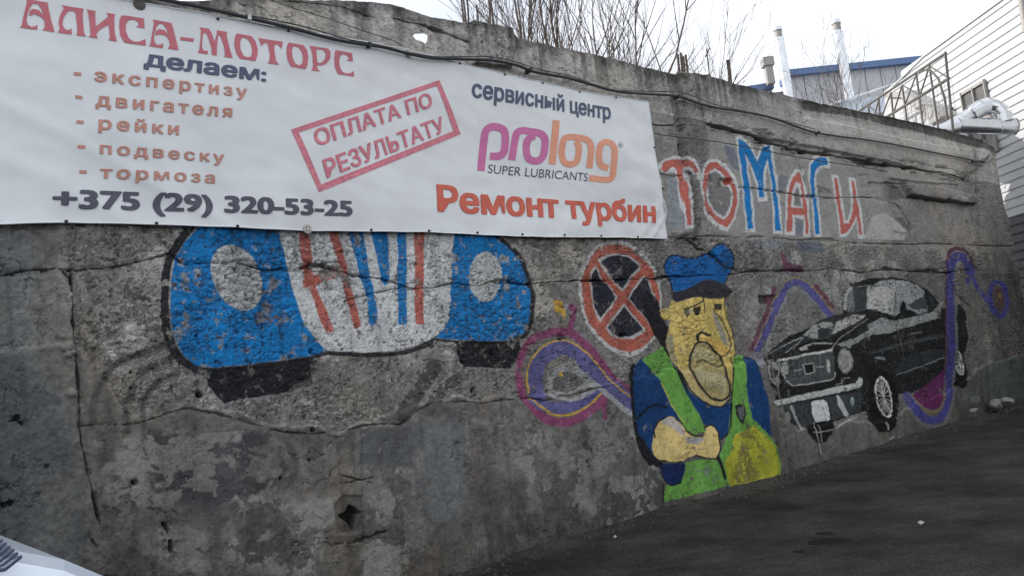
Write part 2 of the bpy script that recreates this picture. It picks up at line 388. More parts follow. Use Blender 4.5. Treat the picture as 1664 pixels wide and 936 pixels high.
blotch('1380 380 1480 380 1500 936 1300 936 1380 700', (102, 96, 86), 0.47, 3.0, 0.5, seed=691)
def groove(crop, flat, w, depth, dirt=0.75, jit=2.5, sm=False):
    p = pts(crop, flat)
    if sm: p = smooth(p, False)
    xs = [a[0] for a in p]; ys = [a[1] for a in p]; r = w * 2 + jit * 2
    idx = np.nonzero((PX > min(xs) - r) & (PX < max(xs) + r) & (PY > min(ys) - r) & (PY < max(ys) + r))[0]
    jx = jit * 2 * (fbm(PX[idx] / 26, PY[idx] / 26, 4, 101) - 0.5); jy = jit * 2 * (fbm(PX[idx] / 26, PY[idx] / 26, 4, 111) - 0.5)
    d = seg_dist(PX[idx] + jx, PY[idx] + jy, p, False)
    nz_g = fbm(PX[idx] / 24, PY[idx] / 24, 4, 121)
    ww = w * (0.15 + 2.2 * np.clip(nz_g - 0.22, 0, 1) + 1.2 * sstep(0.62, 0.75, nz_g))
    a = sstep(1.0, 0.35, d / ww)
    halo = sstep(5.5, 0.5, d / w) * sstep(0.46, 0.62, fbm(PX[idx] / 13, PY[idx] / 13, 3, 127))
    H[idx] -= 0.25 * depth * halo
    C[idx] *= (1 - 0.30 * halo * min(1, dirt))[:, None]
    a = a * (0.4 + 0.6 * sstep(0.35, 0.5, nz_g)); H[idx] -= depth * a
    dk = (sstep(1.25, 0.3, d / ww) * dirt * 0.48)[:, None]
    C[idx] = C[idx] * (1 - dk) + np.array([0.022, 0.021, 0.020]) * dk
GROOVES = []
def G(*a, **k): GROOVES.append((a, k))
# horizontal course joints
G('P', '0 448 40 440 95 436 120 440 200 432 275 412 300 430 380 426 430 440 520 432 575 447 620 452 668 470 705 466 735 460 775 466 800 457 850 462 935 456 1000 455 1070 452', 2.2, 0.05)
G('P', '560 490 600 478 650 468', 1.5, 0.03)
G('P', '1070 452 1092 449 1150 447 1185 447 1230 440 1300 438 1325 442 1350 436 1400 445 1440 438 1490 441 1540 444 1575 438', 2.0, 0.06)
G('P', '1078 388 1105 384 1160 385 1230 386 1300 390 1360 392 1420 397 1500 396 1560 398 1640 401', 1.6, 0.03, dirt=0.5)
G('C1', '330 60 400 110 440 145 500 158 550 180 600 215 650 270 700 310 780 340 860 365', 2.6, 0.06)
G('P', '0 372 250 366', 1.0, 0.01, dirt=0.3)
# left panel edge and its neighbours
G('P', '116 440 117 480 118 530 120 570 124 610 127 640 126 690 130 720 142 770 150 805 160 850', 1.8, 0.05)
G('P', '100 437 114 452 116 477', 2.0, 0.04)
G('P', '120 694 160 690 215 690 262 676 300 664', 1.2, 0.03, dirt=0.5)
G('P', '300 664 350 672 410 690 460 702 505 706 560 700 600 690 650 690 700 652 780 655 860 648 880 650', 1.5, 0.035, dirt=0.45)
G('P', '880 652 935 640 1000 625 1024 618', 1.0, 0.02, dirt=0.6)
# board marks and slots low down
G('P', '546 770 600 785', 1.2, 0.03); G('P', '545 788 575 782 600 776', 1.6, 0.03); G('P', '540 886 575 880 625 864', 2.2, 0.05)
G('P', '585 700 586 800 588 880', 0.9, 0.01, dirt=0.45); G('P', '572 715 576 780', 0.9, 0.01, dirt=0.4)
G('Q1', '448 845 452 872', 5.0, 0.08); G('Q1', '430 800 440 822', 3.2, 0.05); G('Q1', '236 838 250 858', 3.4, 0.07)
G('Q1', '5 752 22 742', 4.2, 0.06); G('Q1', '18 530 40 525 55 535', 2.5, 0.04)
# wide joint under the coping course, broken ledge at the right
G('P', '1146 203 1165 205 1190 212 1225 222 1240 226', 2.6, 0.12, dirt=0.85)
G('P', '1238 226 1262 236 1292 243 1310 248', 5.2, 0.16, dirt=0.9)
G('P', '1308 247 1350 252 1400 262 1440 270', 3.0, 0.10, dirt=0.8)
G('P', '1436 266 1480 275 1530 283 1568 291', 3.4, 0.16, dirt=0.9)
G('P', '1440 296 1472 300', 1.5, 0.05); G('P', '1474 320 1520 326 1580 333', 2.2, 0.07, dirt=0.85)
G('P', '1136 170 1140 200 1147 205', 1.5, 0.04); G('P', '1446 258 1500 268 1560 280', 0.9, 0.03, dirt=.5)
G('P', '1100 124 1101 160 1103 200 1106 215', 1.4, 0.03); G('P', '1040 195 1070 203 1095 204 1104 190', 1.6, 0.04); G('P', '1104 205 1107 250 1112 275', 2.0, 0.04)
G('P', '1065 280 1090 285 1112 286', 2.0, 0.05); G('P', '1114 290 1122 310 1125 350 1130 385', 2.0, 0.04)
G('P', '1190 302 1215 306 1260 312 1310 320 1350 322 1400 321 1440 322', 1.4, 0.035, dirt=0.55)
G('P', '1440 325 1458 334 1470 350 1480 372', 1.2, 0.03, dirt=.6); G('P', '1288 243 1296 262 1305 285 1308 300', 1.6, 0.02, dirt=.5)
G('P', '1583 245 1586 300 1588 350 1590 385', 1.6, 0.04); G('P', '1575 405 1583 430 1600 448', 1.5, 0.04); G('P', '1570 360 1580 395', 1.5, .03)
# the step of the column beside the painted man
G('P', '1237 482 1241 520 1245 560', 1.3, 0.04, dirt=.6); G('P', '1240 575 1262 660 1275 720 1284 768', 1.5, 0.05, dirt=.6)
G('P', '1027 640 1032 700 1045 760 1052 820', 0.9, 0.01, dirt=0.3)
# under the top edge on the left
G('P', '640 30 690 42 740 60 762 68', 1.8, 0.05, dirt=.6); G('P', '760 34 764 60 766 90', 1.5, 0.03, dirt=.5)
G('P', '1540 445 1556 480 1580 500', 1.2, 0.03); G('P', '470 0 560 12 610 30', 1.0, 0.015, dirt=.4)
for z_, lo, hi in ((5.17, 13.1, 21.9),):
    pass
# raised / sunk areas
def area(crop, flat, dh, soft=3.0, dirt=0.0, sm=False):
    idx, a = polymask(crop, flat, soft, sm); H[idx] += dh * a
    if dirt: C[idx] *= (1 - dirt * a)[:, None]
area('P', '1140 120 1300 160 1440 185 1610 228 1612 256 1560 292 1440 262 1300 236 1150 205', 0.045, 3)            # coping course stands proud
area('P', '1102 118 1146 120 1152 205 1148 290 1130 388 1098 386 1112 290 1104 205', 0.055, 3)                       # column
area('P', '764 32 832 46 836 62 830 110 766 105', 0.05, 4)
area('P', '1464 300 1520 305 1584 320 1582 334 1520 326 1474 317', 0.12, 2.0)                                        # broken ledge slab
area('P', '1410 296 1440 298 1462 305 1472 322 1430 330 1415 312', -0.03, 3, 0.4)
area('P', '1444 270 1500 276 1556 286 1556 300 1500 297 1444 290', 0.03, 2.0)
area('P', '1300 166 1390 180 1440 192 1540 216 1605 236 1605 248 1520 236 1440 220 1380 206 1302 192', -0.02, 2.5)
area('P', '1588 236 1650 236 1664 700 1612 690 1596 480', 0.05, 5)                                                   # end post of the wall
area('P', '1246 480 1264 480 1262 500 1250 500', -0.05, 2, 0.6)
area('P', '0 450 100 446 116 480 124 700 150 830 190 936 -40 936 -40 450', 0.03, 5)
area('P', '1170 290 1186 290 1192 296 1176 304 1165 306', -0.09, 2, 0.85)
area('L1', '455 350 480 420 460 440 440 400', -0.05, 2, 0.7)
area('P', '1445 355 1466 352 1480 372 1470 380 1450 375', 0.02, 3, 0.45)
area('P', '1395 283 1410 283 1420 305 1400 308', -0.015, 3, 0.5)
area('Q3', '600 650 640 610 715 615 720 700 700 760 610 770', -0.02, 4, 0.25)
area('Q3', '620 690 650 680 660 650 690 662 712 680 690 690 682 720 676 752 655 720', -0.11, 3, 0.8)
area('V1', '85 235 180 235 185 300 130 325 95 320', -0.05, 2, 0.5)
PITS = 'Q3 65 200 14|Q3 515 345 12|Q3 1165 185 9|RB 370 275 22|RB 285 632 13|SG 365 740 26|SG 95 630 14|M1 205 560 9|M1 770 635 12|M1 225 850 14|M2 1075 775 14|M2 205 745 9|Q1 347 441 5|Q1 355 690 9|Q1 118 648 6|Q1 350 690 7|Q1 40 520 8|M2 900 820 5|K4 385 165 6|K4 545 905 4|Q1 345 400 4|Q1 532 458 7|Q3 500 468 6|Q3 380 540 7'
def do_pits():
  for s in PITS.split('|'):
      c_, x_, y_, r_ = s.split(); x0, y0, sc_ = CROP[c_]; x_ = x0 + float(x_) / sc_; y_ = y0 + float(y_) / sc_; r_ = float(r_) / sc_
      idx = np.nonzero((abs(PX - x_) < r_ * 2.5) & (abs(PY - y_) < r_ * 2.5))[0]
      d = np.hypot(QX[idx] - x_, QY[idx] - y_) / r_ * (0.7 + 0.6 * fbm(U[idx] * 18, Z[idx] * 18, 2, 131))
      a = sstep(1.25, 0.5, d); a = a * (0.55 + 0.45 * sstep(0.4, 0.6, fbm(U[idx] * 30, Z[idx] * 30, 2, 133))); H[idx] -= 0.05 * a; C[idx] *= (1 - 0.72 * a)[:, None]
# small round stones left standing out of the mortar
for (x_, y_, r_) in ((103, 566, 8), (107, 578, 6), (116, 574, 5), (507, 583, 7), (700, 560, 4), (112, 640, 8)):
    idx = np.nonzero((abs(PX - x_) < r_ * 2) & (abs(PY - y_) < r_ * 2))[0]
    d = np.hypot((PX[idx] - x_) / 1.25, PY[idx] - y_) / r_
    a = np.sqrt(np.clip(1 - d * d, 0, 1)); H[idx] += 0.035 * a; cmix(idx, (a > 0.1) * 0.5, (0.22, 0.215, 0.20))

# ---- paint
LAB = np.zeros(N, np.int32); LABN = ['']           # painted figure every wall vertex belongs to
def lab(name):
    if name not in LABN: LABN.append(name)
    return LABN.index(name)
chip = np.maximum(sstep(0.70, 0.73, fbm(U * 8, Z * 8, 5, 141, 0.6) + 0.05 * (rough - 0.5) + 0.03 * lump), 0.7 * np.clip(rough * 1.2 - 0.2, 0, 1) * sstep(0.72, 0.75, fbm(U * 20, Z * 20, 3, 147)))
chipfine = np.clip(crev * 1.0, 0, 1)
def coat(idx, a, col, wear=1.0, name=None, var=0.12, thr=0.5):
    v = 1 + var * 2 * (fine[idx] + mid[idx])
    k = a * (1 - np.clip(chip[idx] * wear, 0, 1) * 0.85) * (1 - 0.25 * chipfine[idx])
    k = k[:, None]; C[idx] = C[idx] * (1 - k) + np.clip(np.asarray(col)[None, :] * v[:, None], 0, 0.86) * k
    if name is not None:
        sel = idx[a > thr]; LAB[sel] = lab(name)
def poly(crop, flat, col, sm=False, soft=1.3, wear=1.0, name=None, rgb=True, var=0.12):
    p = pts(crop, flat)
    if sm: p = smooth(p)
    idx, a = soft_poly(p, soft); coat(idx, a, alb(col) if rgb else col, wear, name, var)
def line(crop, flat, w, col, sm=True, soft=1.1, wear=0.8, name=None):
    p = pts(crop, flat)
    if sm and len(p) > 2: p = smooth(p, False)
    idx, a = soft_line(p, w / CROP[crop][2], soft); coat(idx, a, alb(col), wear, name)
def oval(crop, cx, cy, a_, b_, rot, col, w=None, soft=1.2, wear=0.8, name=None):
    x0, y0, s = CROP[crop]; p = ellipse(x0 + cx / s, y0 + cy / s, a_ / s, b_ / s, rot)
    if w: idx, a = soft_line(p + [p[0]], w / s, soft)
    else: idx, a = soft_poly(p, soft)
    coat(idx, a, alb(col), wear, name)
BLUE = (15, 108, 168); WHT = (186, 188, 188); RED = (166, 92, 82); BLK = (26, 27, 32); INK = (38, 38, 42); BARE = (112, 112, 110)
# faint old spray marks
line('Q1', '240 540 246 470 300 380 440 325', 20, (76, 74, 71), wear=2.5, soft=6); line('Q1', '335 555 335 480 380 400 450 362', 20, (74, 72, 69), wear=2.5, soft=6)
line('Q1', '375 545 378 480 410 430 470 400', 14, (76, 74, 71), wear=2.5, soft=5)
line('Q3', '1010 90 960 170 900 250 880 290', 60, (74, 72, 69), wear=1.5); line('Q3', '1100 140 1030 200 980 270', 44, (78, 76, 73), wear=1.5)
line('Q3', '390 375 430 430 445 500 420 550', 26, (80, 80, 79), wear=1.5, soft=6)
poly('Q3', '700 350 860 330 1030 320 1020 400 930 420 920 500 780 490 690 500', (84, 85, 86), wear=2.0, soft=9)
poly('Q3', '960 330 1130 300 1140 600 1060 720 980 700 940 560', (98, 100, 101), wear=2.2, soft=9)
poly('Q3', '0 270 120 260 240 300 330 350 200 350 60 360 0 380', (94, 94, 92), wear=1.0)
# pale ground painted behind the letters
poly('P', '1148 208 1200 214 1240 234 1300 252 1420 276 1440 300 1445 392 1136 384 1140 300', (136, 135, 132), wear=1.2, soft=16)
poly('L1', '580 120 650 150 690 260 700 330 640 310 590 200', (108, 112, 122)); poly('L1', '130 380 200 400 230 800 100 805 110 600', (125, 130, 134))
poly('L2', '400 420 440 360 500 380 480 460 440 520', (112, 114, 122)); poly('L2', '545 720 610 740 615 850 545 850', (112, 115, 125))
poly('L2', '220 500 245 560 360 600 370 820 235 820', (130, 128, 128)); poly('L2', '700 440 840 480 850 520 700 500', (105, 100, 96))
poly('P', '1404 388 1418 352 1440 345 1476 378 1470 390', (160, 160, 156), wear=1.4)
poly('P', '1294 392 1335 392 1337 412 1292 408', (98, 102, 112)); poly('P', '1225 392 1270 390 1275 405 1230 405', (125, 128, 132))
# ---------------- blue car front
n = 'painted_blue_car'
line('M1', '250 -60 170 40 100 140 62 240 50 400 66 540 110 650 200 722 300 740', 40, INK, name=n)
poly('M1', '330 -60 215 35 150 100 110 170 85 280 78 430 90 540 130 640 200 705 300 718 500 695 700 670 800 655 850 635 790 570 740 500 700 380 665 260 640 150 615 45 600 -60', BLUE, name=n + '/body_paint')
poly('M2', '860 -60 850 200 838 420 825 560 800 625 745 680 900 695 1050 700 1180 690 1260 660 1295 600 1305 480 1300 400 1280 320 1250 240 1200 160 1110 90 1020 20 980 -60', BLUE, name=n + '/body_paint')
poly('M2', '-190 -60 -167 54 -107 310 -60 480 -18 596 50 690 113 757 250 760 350 765 500 755 640 725 720 690 800 625 830 560 835 420 845 250 855 80 860 -60', WHT, name=n + '/grille')
for q in ('', ):
    poly('M1', '712 -40 757 -40 762 60 775 160 783 250 800 330 850 440 885 540 848 555 805 450 770 340 742 270 725 180 712 60', RED, name=n + '/red_stripe')
    poly('M2', '-20 388 -25 342 40 315 120 285 200 268 225 258 240 310 190 325 100 350 30 378', RED, name=n + '/red_stripe')
    poly('M2', '115 -60 165 -60 180 70 200 160 225 240 260 400 290 500 318 615 270 628 245 500 215 400 190 290 160 180 120 70', RED, name=n + '/red_stripe')
    poly('M2', '622 -60 678 -60 680 600 630 597', RED, name=n + '/red_stripe')
poly('M2', '235 -60 320 -60 325 80 345 200 360 280 385 380 390 440 410 520 405 600 370 612 355 540 345 440 320 360 290 240 240 80', BLUE, name=n + '/blue_stripe')
poly('M2', '365 -60 475 -60 472 80 475 200 485 300 480 360 450 375 435 330 410 220 385 120 370 70', BLUE, name=n + '/blue_stripe')
poly('M2', '525 -60 580 -60 582 600 530 605', BLUE, name=n + '/blue_stripe')
oval('M1', 405, 277, 170, 118, 1.12, (172, 172, 168), name=n + '/lamp_oval')
oval('M2', 1038, 325, 96, 148, 0.03, (172, 172, 168), name=n + '/lamp_oval')
line('M2', '1020 10 1120 95 1200 165 1255 240 1290 330 1312 420 1316 500 1303 600 1270 668 1190 697', 26, INK, name=n)
line('M2', '110 768 250 775 400 780 550 770 650 740 725 702', 26, INK, name=n); line('M1', '200 718 300 728 520 703 720 678 850 645', 18, INK, name=n)
line('M2', '735 690 900 706 1060 710 1200 700', 14, INK, name=n)
poly('M1', '255 735 400 715 600 695 770 668 775 800 640 840 420 875 380 880 345 893 300 850 265 810', BLK, name=n + '/wheel', wear=0.7)
poly('M2', '858 703 1242 698 1232 800 1205 850 1150 860 920 850 880 820', BLK, name=n + '/wheel', wear=0.7)
# ---------------- violet ribbon, left
PK = (126, 66, 98); VI = (90, 88, 132); YE = (188, 150, 62); GW = (140, 140, 138)
n = 'painted_ribbon#a'
line('RB', '725 565 660 478 590 380 500 290 420 243 300 248 180 300 112 400 98 520 118 655', 52, PK, name=n)
line('RB', '140 690 200 770 280 825 380 842 470 818 560 758 645 690', 56, PK, name=n); line('RB', '640 660 655 812', 30, PK, name=n)
line('RB', '430 240 447 170 458 100 432 72', 38, PK, name=n); line('RB', '715 560 780 610 830 645', 50, PK, name=n)
line('RB', '215 655 205 540 238 430 320 365 400 345 480 385 560 470 640 550 720 622 825 712', 100, VI, name=n + '/violet_band')
line('RB', '190 690 260 735 360 748 450 728 540 688 608 632', 76, VI, name=n + '/violet_band')
line('RB', '160 645 150 560 165 460 220 370 310 310 390 293 470 325 560 395 640 490 700 565 760 625 828 674', 11, YE, name=n)
line('RB', '172 680 240 745 310 790 400 796 490 765 570 710 628 652', 13, YE, name=n)
poly('RB', '290 640 275 560 310 490 400 455 490 480 560 540 604 592 500 620 420 655 340 652', GW, True, name=n)
poly('RB', '325 625 335 540 420 505 530 570 430 635', (92, 92, 90), True); oval('RB', 372, 525, 13, 15, 0, YE)
line('RB', '300 658 380 688 460 682 560 640 604 598', 28, (150, 150, 152), name=n); line('RB', '600 600 680 668 760 740 850 802', 32, (150, 150, 152), name=n)
poly('RB', '320 30 380 42 402 95 396 168 378 120 338 104 325 70', YE); oval('RB', 410, 74, 16, 18, 0, GW)
# ---------------- no-stopping sign
n = 'painted_sign'
RS = (158, 86, 72)
poly('SG', '50 340 50 430 70 560 110 660 170 740 250 820 350 880 420 893 500 860 570 800 620 735 655 600 655 440 640 340 600 250 540 160 450 90 360 55 260 48 170 90 110 170 70 260', (172, 172, 170), name=n + '/white_edge')
poly('SG', '75 345 75 430 95 560 130 650 190 730 270 800 350 845 420 855 500 830 560 780 600 730 635 600 640 440 615 330 575 250 500 165 430 110 350 78 270 72 190 105 130 180 90 270', RS, name=n + '/red_ring')
for w_, b_ in (('185 190 250 150 330 138 400 150 460 185 498 228 495 260 440 320 370 424 340 400 275 325 215 240', '212 202 260 165 335 152 400 168 450 200 488 238 430 305 366 402 290 320 240 240'),
               ('135 280 165 232 185 250 225 330 260 365 332 460 290 530 205 638 180 600 150 500 133 400', '146 288 172 252 210 320 250 360 316 460 270 530 210 608 170 540 148 440 142 350'),
               ('375 503 430 570 532 695 510 727 440 762 350 762 280 732 243 682 300 600', '375 525 430 590 516 690 490 712 420 745 345 745 290 715 260 685 320 600'),
               ('403 465 450 390 515 303 565 320 590 420 604 440 604 655 560 650', '416 465 460 400 520 320 555 330 575 400 600 470 600 640 560 640 480 550')):
    poly('SG', w_, (165, 165, 165), name=n + '/white_edge'); poly('SG', b_, (30, 31, 42), name=n + '/black_field', wear=0.6)
# ---------------- violet ribbon, middle
n = 'painted_ribbon#b'
poly('K5', '168 78 185 82 197 112 250 125 268 152 190 152 180 120', (104, 62, 84)); line('V1', '10 760 40 670 100 530 190 300 225 170', 46, (98, 62, 78), name=n)
line('V1', '620 145 700 240 775 345', 44, (100, 62, 74), name=n)
line('V1', '145 770 190 610 245 480 335 262', 30, (128, 128, 130), name=n); line('V1', '330 240 400 180 480 168 560 225 650 320 730 440', 44, (122, 122, 120), name=n)
line('V1', '62 745 120 640 200 450 270 300 330 165 400 118 480 118 560 180 640 270 700 350 765 430', 66, (82, 80, 136), name=n)
line('V1', '35 732 110 590 205 350 240 285 285 185 340 98 410 62 500 88 590 150 680 260 775 375', 8, (150, 126, 76), name=n)
poly('V1', '20 790 110 780 125 840 112 936 40 900', (124, 124, 130)); poly('V1', '370 280 430 200 520 220 560 300 500 400 380 420', (108, 106, 104), wear=2.2)
# ---------------- classic coupe
n = 'painted_muscle_car'
BK = (16, 18, 21)
poly('K5', '105 500 130 460 200 410 300 370 340 340 420 320 413 280 425 230 450 200 520 180 620 172 690 187 750 220 790 260 822 300 880 278 908 310 918 400 912 460 892 500 905 540 905 600 850 615 840 560 690 640 640 640 635 740 600 790 550 795 520 740 510 710 380 750 370 800 330 838 285 815 260 775 200 760 160 690 130 680 150 640 120 600', BK, name=n, wear=0.35)
poly('K5', '415 300 425 240 445 212 520 205 632 208 625 330 560 310 510 305 440 315', (117, 121, 121), name=n + '/windscreen')
poly('K5', '458 215 517 210 511 305 462 310', (54, 60, 64), name=n + '/windscreen', wear=0.4)
poly('K5', '517 210 628 213 620 326 560 308 512 300', (178, 178, 174), name=n + '/windscreen'); line('K5', '425 300 430 245 445 218', 12, (176, 178, 176), name=n)
poly('V3', '230 130 300 95 430 85 560 100 650 140 700 182 560 152 430 152 300 142', (157, 159, 158), name=n + '/roof')
poly('V3', '450 155 600 150 702 186 745 390 640 420 610 385 545 370 540 310 505 290 485 330 480 405 430 432', (142, 148, 148), name=n + '/side_window')
poly('V3', '560 335 640 270 712 240 740 365 620 370', (62, 66, 68), wear=0.4); poly('V3', '740 220 800 270 830 330 780 360', (44, 48, 50), wear=0.4)
poly('V3', '486 330 505 292 535 305 545 372 612 384 640 415 440 440 482 405', BK, wear=0.2)
poly('V3', '160 525 310 445 430 475 600 440 850 378 855 450 720 488 500 550 400 590 200 610 0 725 0 682 110 615', (145, 148, 146), name=n + '/side_panel')
poly('V3', '800 380 860 300 905 292 870 370 850 460', (140, 140, 134), wear=1.0); line('V3', '440 440 640 415 850 378', 6, BK); line('V3', '150 375 260 375 330 425 430 465', 10, BK)
poly('V1', '150 780 300 690 500 620 640 480 760 430 900 400 1040 408 1120 450 900 560 760 640 600 655 450 700 250 830', (46, 49, 51), name=n + '/hood', wear=0.5)
poly('V1', '500 612 600 515 700 480 790 500 785 560 740 640 600 645', (145, 150, 145), name=n + '/hood'); poly('V1', '820 490 960 420 1085 420 1010 490 860 560 775 606', (165, 165, 159), name=n + '/hood')
poly('V1', '640 560 700 540 780 560 740 640 640 645', (40, 43, 45), wear=0.4); line('V1', '180 782 330 702 490 632', 9, (165, 165, 160)); line('V1', '325 775 440 695 505 632', 8, (157, 157, 153))
line('V1', '470 740 560 700 640 690 780 690', 14, (157, 157, 153)); line('V1', '790 730 840 650 960 560 1110 455', 10, (134, 134, 130)); poly('V1', '470 730 540 700 545 745 480 758', (175, 175, 170))
poly('V1', '820 700 960 650 1170 560 1170 600 960 700 950 740', (136, 138, 135), name=n + '/side_panel'); poly('V1', '880 650 1110 470 1120 560 1000 640', (34, 36, 38), wear=0.3)
poly('V2', '228 140 500 95 695 55 718 150 705 285 340 345 290 290', (70, 73, 74), name=n + '/front_grille', wear=0.8)
for i_ in range(9): line('V2', [260 + i_ * 48, 150 - i_ * 9, 285 + i_ * 45, 320 - i_ * 8], 4, (111, 114, 114), wear=1.6)
line('V2', '225 132 350 112 480 80 600 65 690 45', 20, (195, 195, 190), name=n); line('V2', '228 140 262 235 330 335 420 342 600 312 700 285 718 235', 10, (174, 174, 168), name=n)
poly('V2', '440 172 532 158 548 232 472 252', (12, 14, 15), wear=0.1); line('V2', '440 172 532 158 548 232 472 252 440 172', 8, (165, 165, 160), sm=False)
line('V2', '365 218 432 212', 8, (165, 165, 162), sm=False); line('V2', '560 192 625 182', 8, (165, 165, 162), sm=False)
oval('V2', 193, 235, 44, 112, -0.22, (46, 48, 50), name=n + '/headlamp'); oval('V2', 193, 235, 44, 112, -0.22, (170, 170, 165), w=9)
poly('V2', '165 140 200 145 235 190 215 215 180 180', (157, 157, 151)); oval('V2', 222, 298, 28, 44, 0, (130, 130, 128)); oval('V2', 288, 198, 32, 55, -0.1, (165, 165, 159), name=n + '/headlamp')
oval('V2', 800, 138, 60, 106, -0.12, (19, 21, 22), name=n + '/headlamp'); oval('V2', 800, 138, 52, 96, -0.12, (157, 157, 151), name=n + '/headlamp'); oval('V2', 800, 138, 58, 104, -0.12, (168, 168, 163), w=5)
for i_ in range(6): line('V2', [770 + i_ * 12, 80 + i_ * 3, 778 + i_ * 11, 205 - i_ * 2], 4, (60, 62, 62), wear=1.2)
oval('V2', 664, 178, 15, 56, -0.08, (176, 176, 170))
poly('V2', '172 482 400 430 620 382 750 348 880 325 915 272 945 290 937 352 800 392 640 428 400 478 250 512 215 518', (178, 182, 177), name=n + '/bumper')
line('V2', '720 335 770 325 785 285 850 280', 7, (145, 145, 142))
poly('V2', '260 525 600 452 930 392 940 570 700 632 450 690 420 712 330 640', (56, 60, 62), name=n + '/bumper', wear=0.6)
poly('V2', '500 480 535 462 625 458 660 488 682 600 672 655 535 668 512 600', (15, 16, 18), wear=0.2)
poly('V2', '512 490 540 472 620 467 648 492 668 600 660 638 545 655 525 600', (212, 215, 215), name=n + '/number_plate', wear=0.5)
poly('V2', '725 425 745 425 832 592 820 612 790 598 740 500', (174, 176, 174)); oval('V2', 860, 478, 24, 50, -0.1, (30, 32, 34)); oval('V2', 860, 478, 17, 40, -0.1, (145, 162, 159))
line('V2', '340 520 392 640 425 704', 18, (162, 162, 158)); oval('V2', 292, 620, 22, 48, -0.1, (117, 117, 114))
poly('V2', '450 690 680 640 672 740 620 820 560 838 500 800 460 740', (11, 11, 13), name=n + '/tyre', wear=0.2)
line('V2', '530 662 552 780 585 930', 5, (184, 184, 182), sm=False); line('V2', '515 742 600 735 680 722', 6, (178, 178, 176), wear=1.4); line('V2', '570 680 590 820', 4, (168, 168, 165), sm=False)
line('V2', '710 712 800 650 900 618', 9, (157, 157, 151), wear=1.5)
oval('V4', 288, 585, 132, 262, -0.10, (11, 13, 14), name=n + '/tyre'); oval('V4', 293, 545, 66, 172, -0.20, (18, 19, 21), name=n + '/wheel_rim')
oval('V4', 293, 545, 62, 166, -0.20, (215, 215, 215), w=14, name=n + '/wheel_rim')
def spokes(cx, cy, a, b, rot, k, w):
    for i in range(k):
        t = 2 * math.pi * i / k; x = a * math.cos(t); y = b * math.sin(t)
        line('V4', [cx, cy, cx + x * math.cos(rot) - y * math.sin(rot), cy + x * math.sin(rot) + y * math.cos(rot)], w, (207, 207, 202), sm=False, wear=0.9)
spokes(293, 545, 60, 162, -0.2, 17, 6.5)
oval('V4', 928, 318, 66, 158, -0.10, (11, 13, 14), name=n + '/tyre'); oval('V4', 930, 262, 30, 100, -0.16, (210, 210, 205), w=9, name=n + '/wheel_rim'); spokes(930, 262, 28, 96, -0.16, 11, 5)
line('V4', '300 765 315 790 318 822', 12, (182, 182, 182)); line('V4', '398 720 388 775', 7, (126, 126, 128)); line('V4', '330 905 372 880', 8, (168, 168, 165))
line('V3', '1112 480 1130 560 1142 640 1120 700', 8, (134, 136, 136))
poly('V3', '170 792 300 740 440 698 600 658 890 598 892 632 600 692 450 732 220 792', (64, 67, 68), wear=0.6); line('V3', '580 600 682 578', 7, (134, 136, 136)); line('V3', '438 480 482 650 532 900', 5, (117, 120, 120), sm=False)
poly('V4', '478 212 600 162 800 140 802 216 640 268 400 352 370 338', (44, 48, 50), wear=0.4); line('V4', '400 362 600 290 802 214', 9, (128, 130, 130)); line('V4', '380 410 800 300', 5, (14, 15, 16))
poly('V3', '238 832 282 814 335 826 345 850 300 842', (136, 140, 140))
# ---------------- violet ribbon, right
n = 'painted_ribbon#c'; VR = (66, 66, 128)
line('K5', '870 130 868 300 873 420 868 500 857 600 846 690 815 762 765 772 715 748 652 652', 13, (104, 106, 108), name=n)
poly('K5', '690 645 760 600 822 540 818 640 800 692 775 707 740 697', (92, 34, 80), wear=1.0, name=n); line('K5', '838 100 833 200 836 400 828 560', 11, (90, 58, 70), name=n)
line('K5', '838 125 845 76 880 58 920 80 938 130', 16, (88, 56, 68), name=n)
line('K5', '852 120 848 200 850 300 852 400 852 480 842 580 828 680 800 736 765 748 720 722 672 645', 30, VR, name=n)
line('K5', '850 122 872 92 908 102 930 150', 36, VR, name=n); line('K5', '930 150 955 210 985 262 1022 315', 16, VR, name=n)
oval('K5', 1035, 262, 44, 84, -0.08, (88, 90, 92), w=10, name=n); oval('K5', 1032, 262, 34, 70, -0.08, VR, w=20, name=n); oval('K5', 1034, 262, 22, 52, -0.08, (84, 62, 66)); oval('K5', 1038, 248, 8, 12, 0, (120, 108, 56))
line('K5', '690 640 740 704 780 712 812 680 830 600', 5, (128, 108, 70)); oval('K5', 919, 186, 10, 15, 0, (60, 60, 118)); line('K5', '962 220 985 290 1010 330 1050 348', 7, (92, 94, 96)); oval('K5', 1036, 180, 22, 9, 0, (104, 106, 108))
poly('K5', '970 575 1000 522 1060 492 1140 490 1140 640 1040 692 1000 650', (84, 90, 88), wear=1.0); oval('K5', 940, 662, 20, 16, 0, (108, 116, 116))
# ---------------- wall letters
for nm_, w_, i_, c_ in (
 ('letter_t', '45 310 60 268 110 232 180 212 240 220 275 222 315 245 352 320 368 380 345 418 310 372 270 332 248 322 252 350 278 400 292 520 312 792 240 810 215 600 192 400 180 348 110 352 70 350',
  '70 325 90 265 150 240 250 245 300 265 347 345 322 357 280 312 247 302 240 345 243 380 258 450 273 600 292 775 250 776 235 640 215 480 196 380 190 322 160 300 100 347', RED),
 ('letter_o', '440 240 520 238 592 280 652 370 692 480 697 590 672 705 600 818 510 792 430 705 380 585 358 470 362 380 395 280', '450 265 515 262 580 310 635 390 670 480 680 580 655 700 595 790 520 750 450 680 400 590 378 480 385 370 410 300', RED)):
    poly('L1', w_, WHT, name=nm_); poly('L1', i_, c_, name=nm_)
poly('L1', '418 430 450 348 500 313 560 348 612 430 642 520 642 605 612 685 570 722 500 682 450 600 428 520', WHT, name='letter_o')
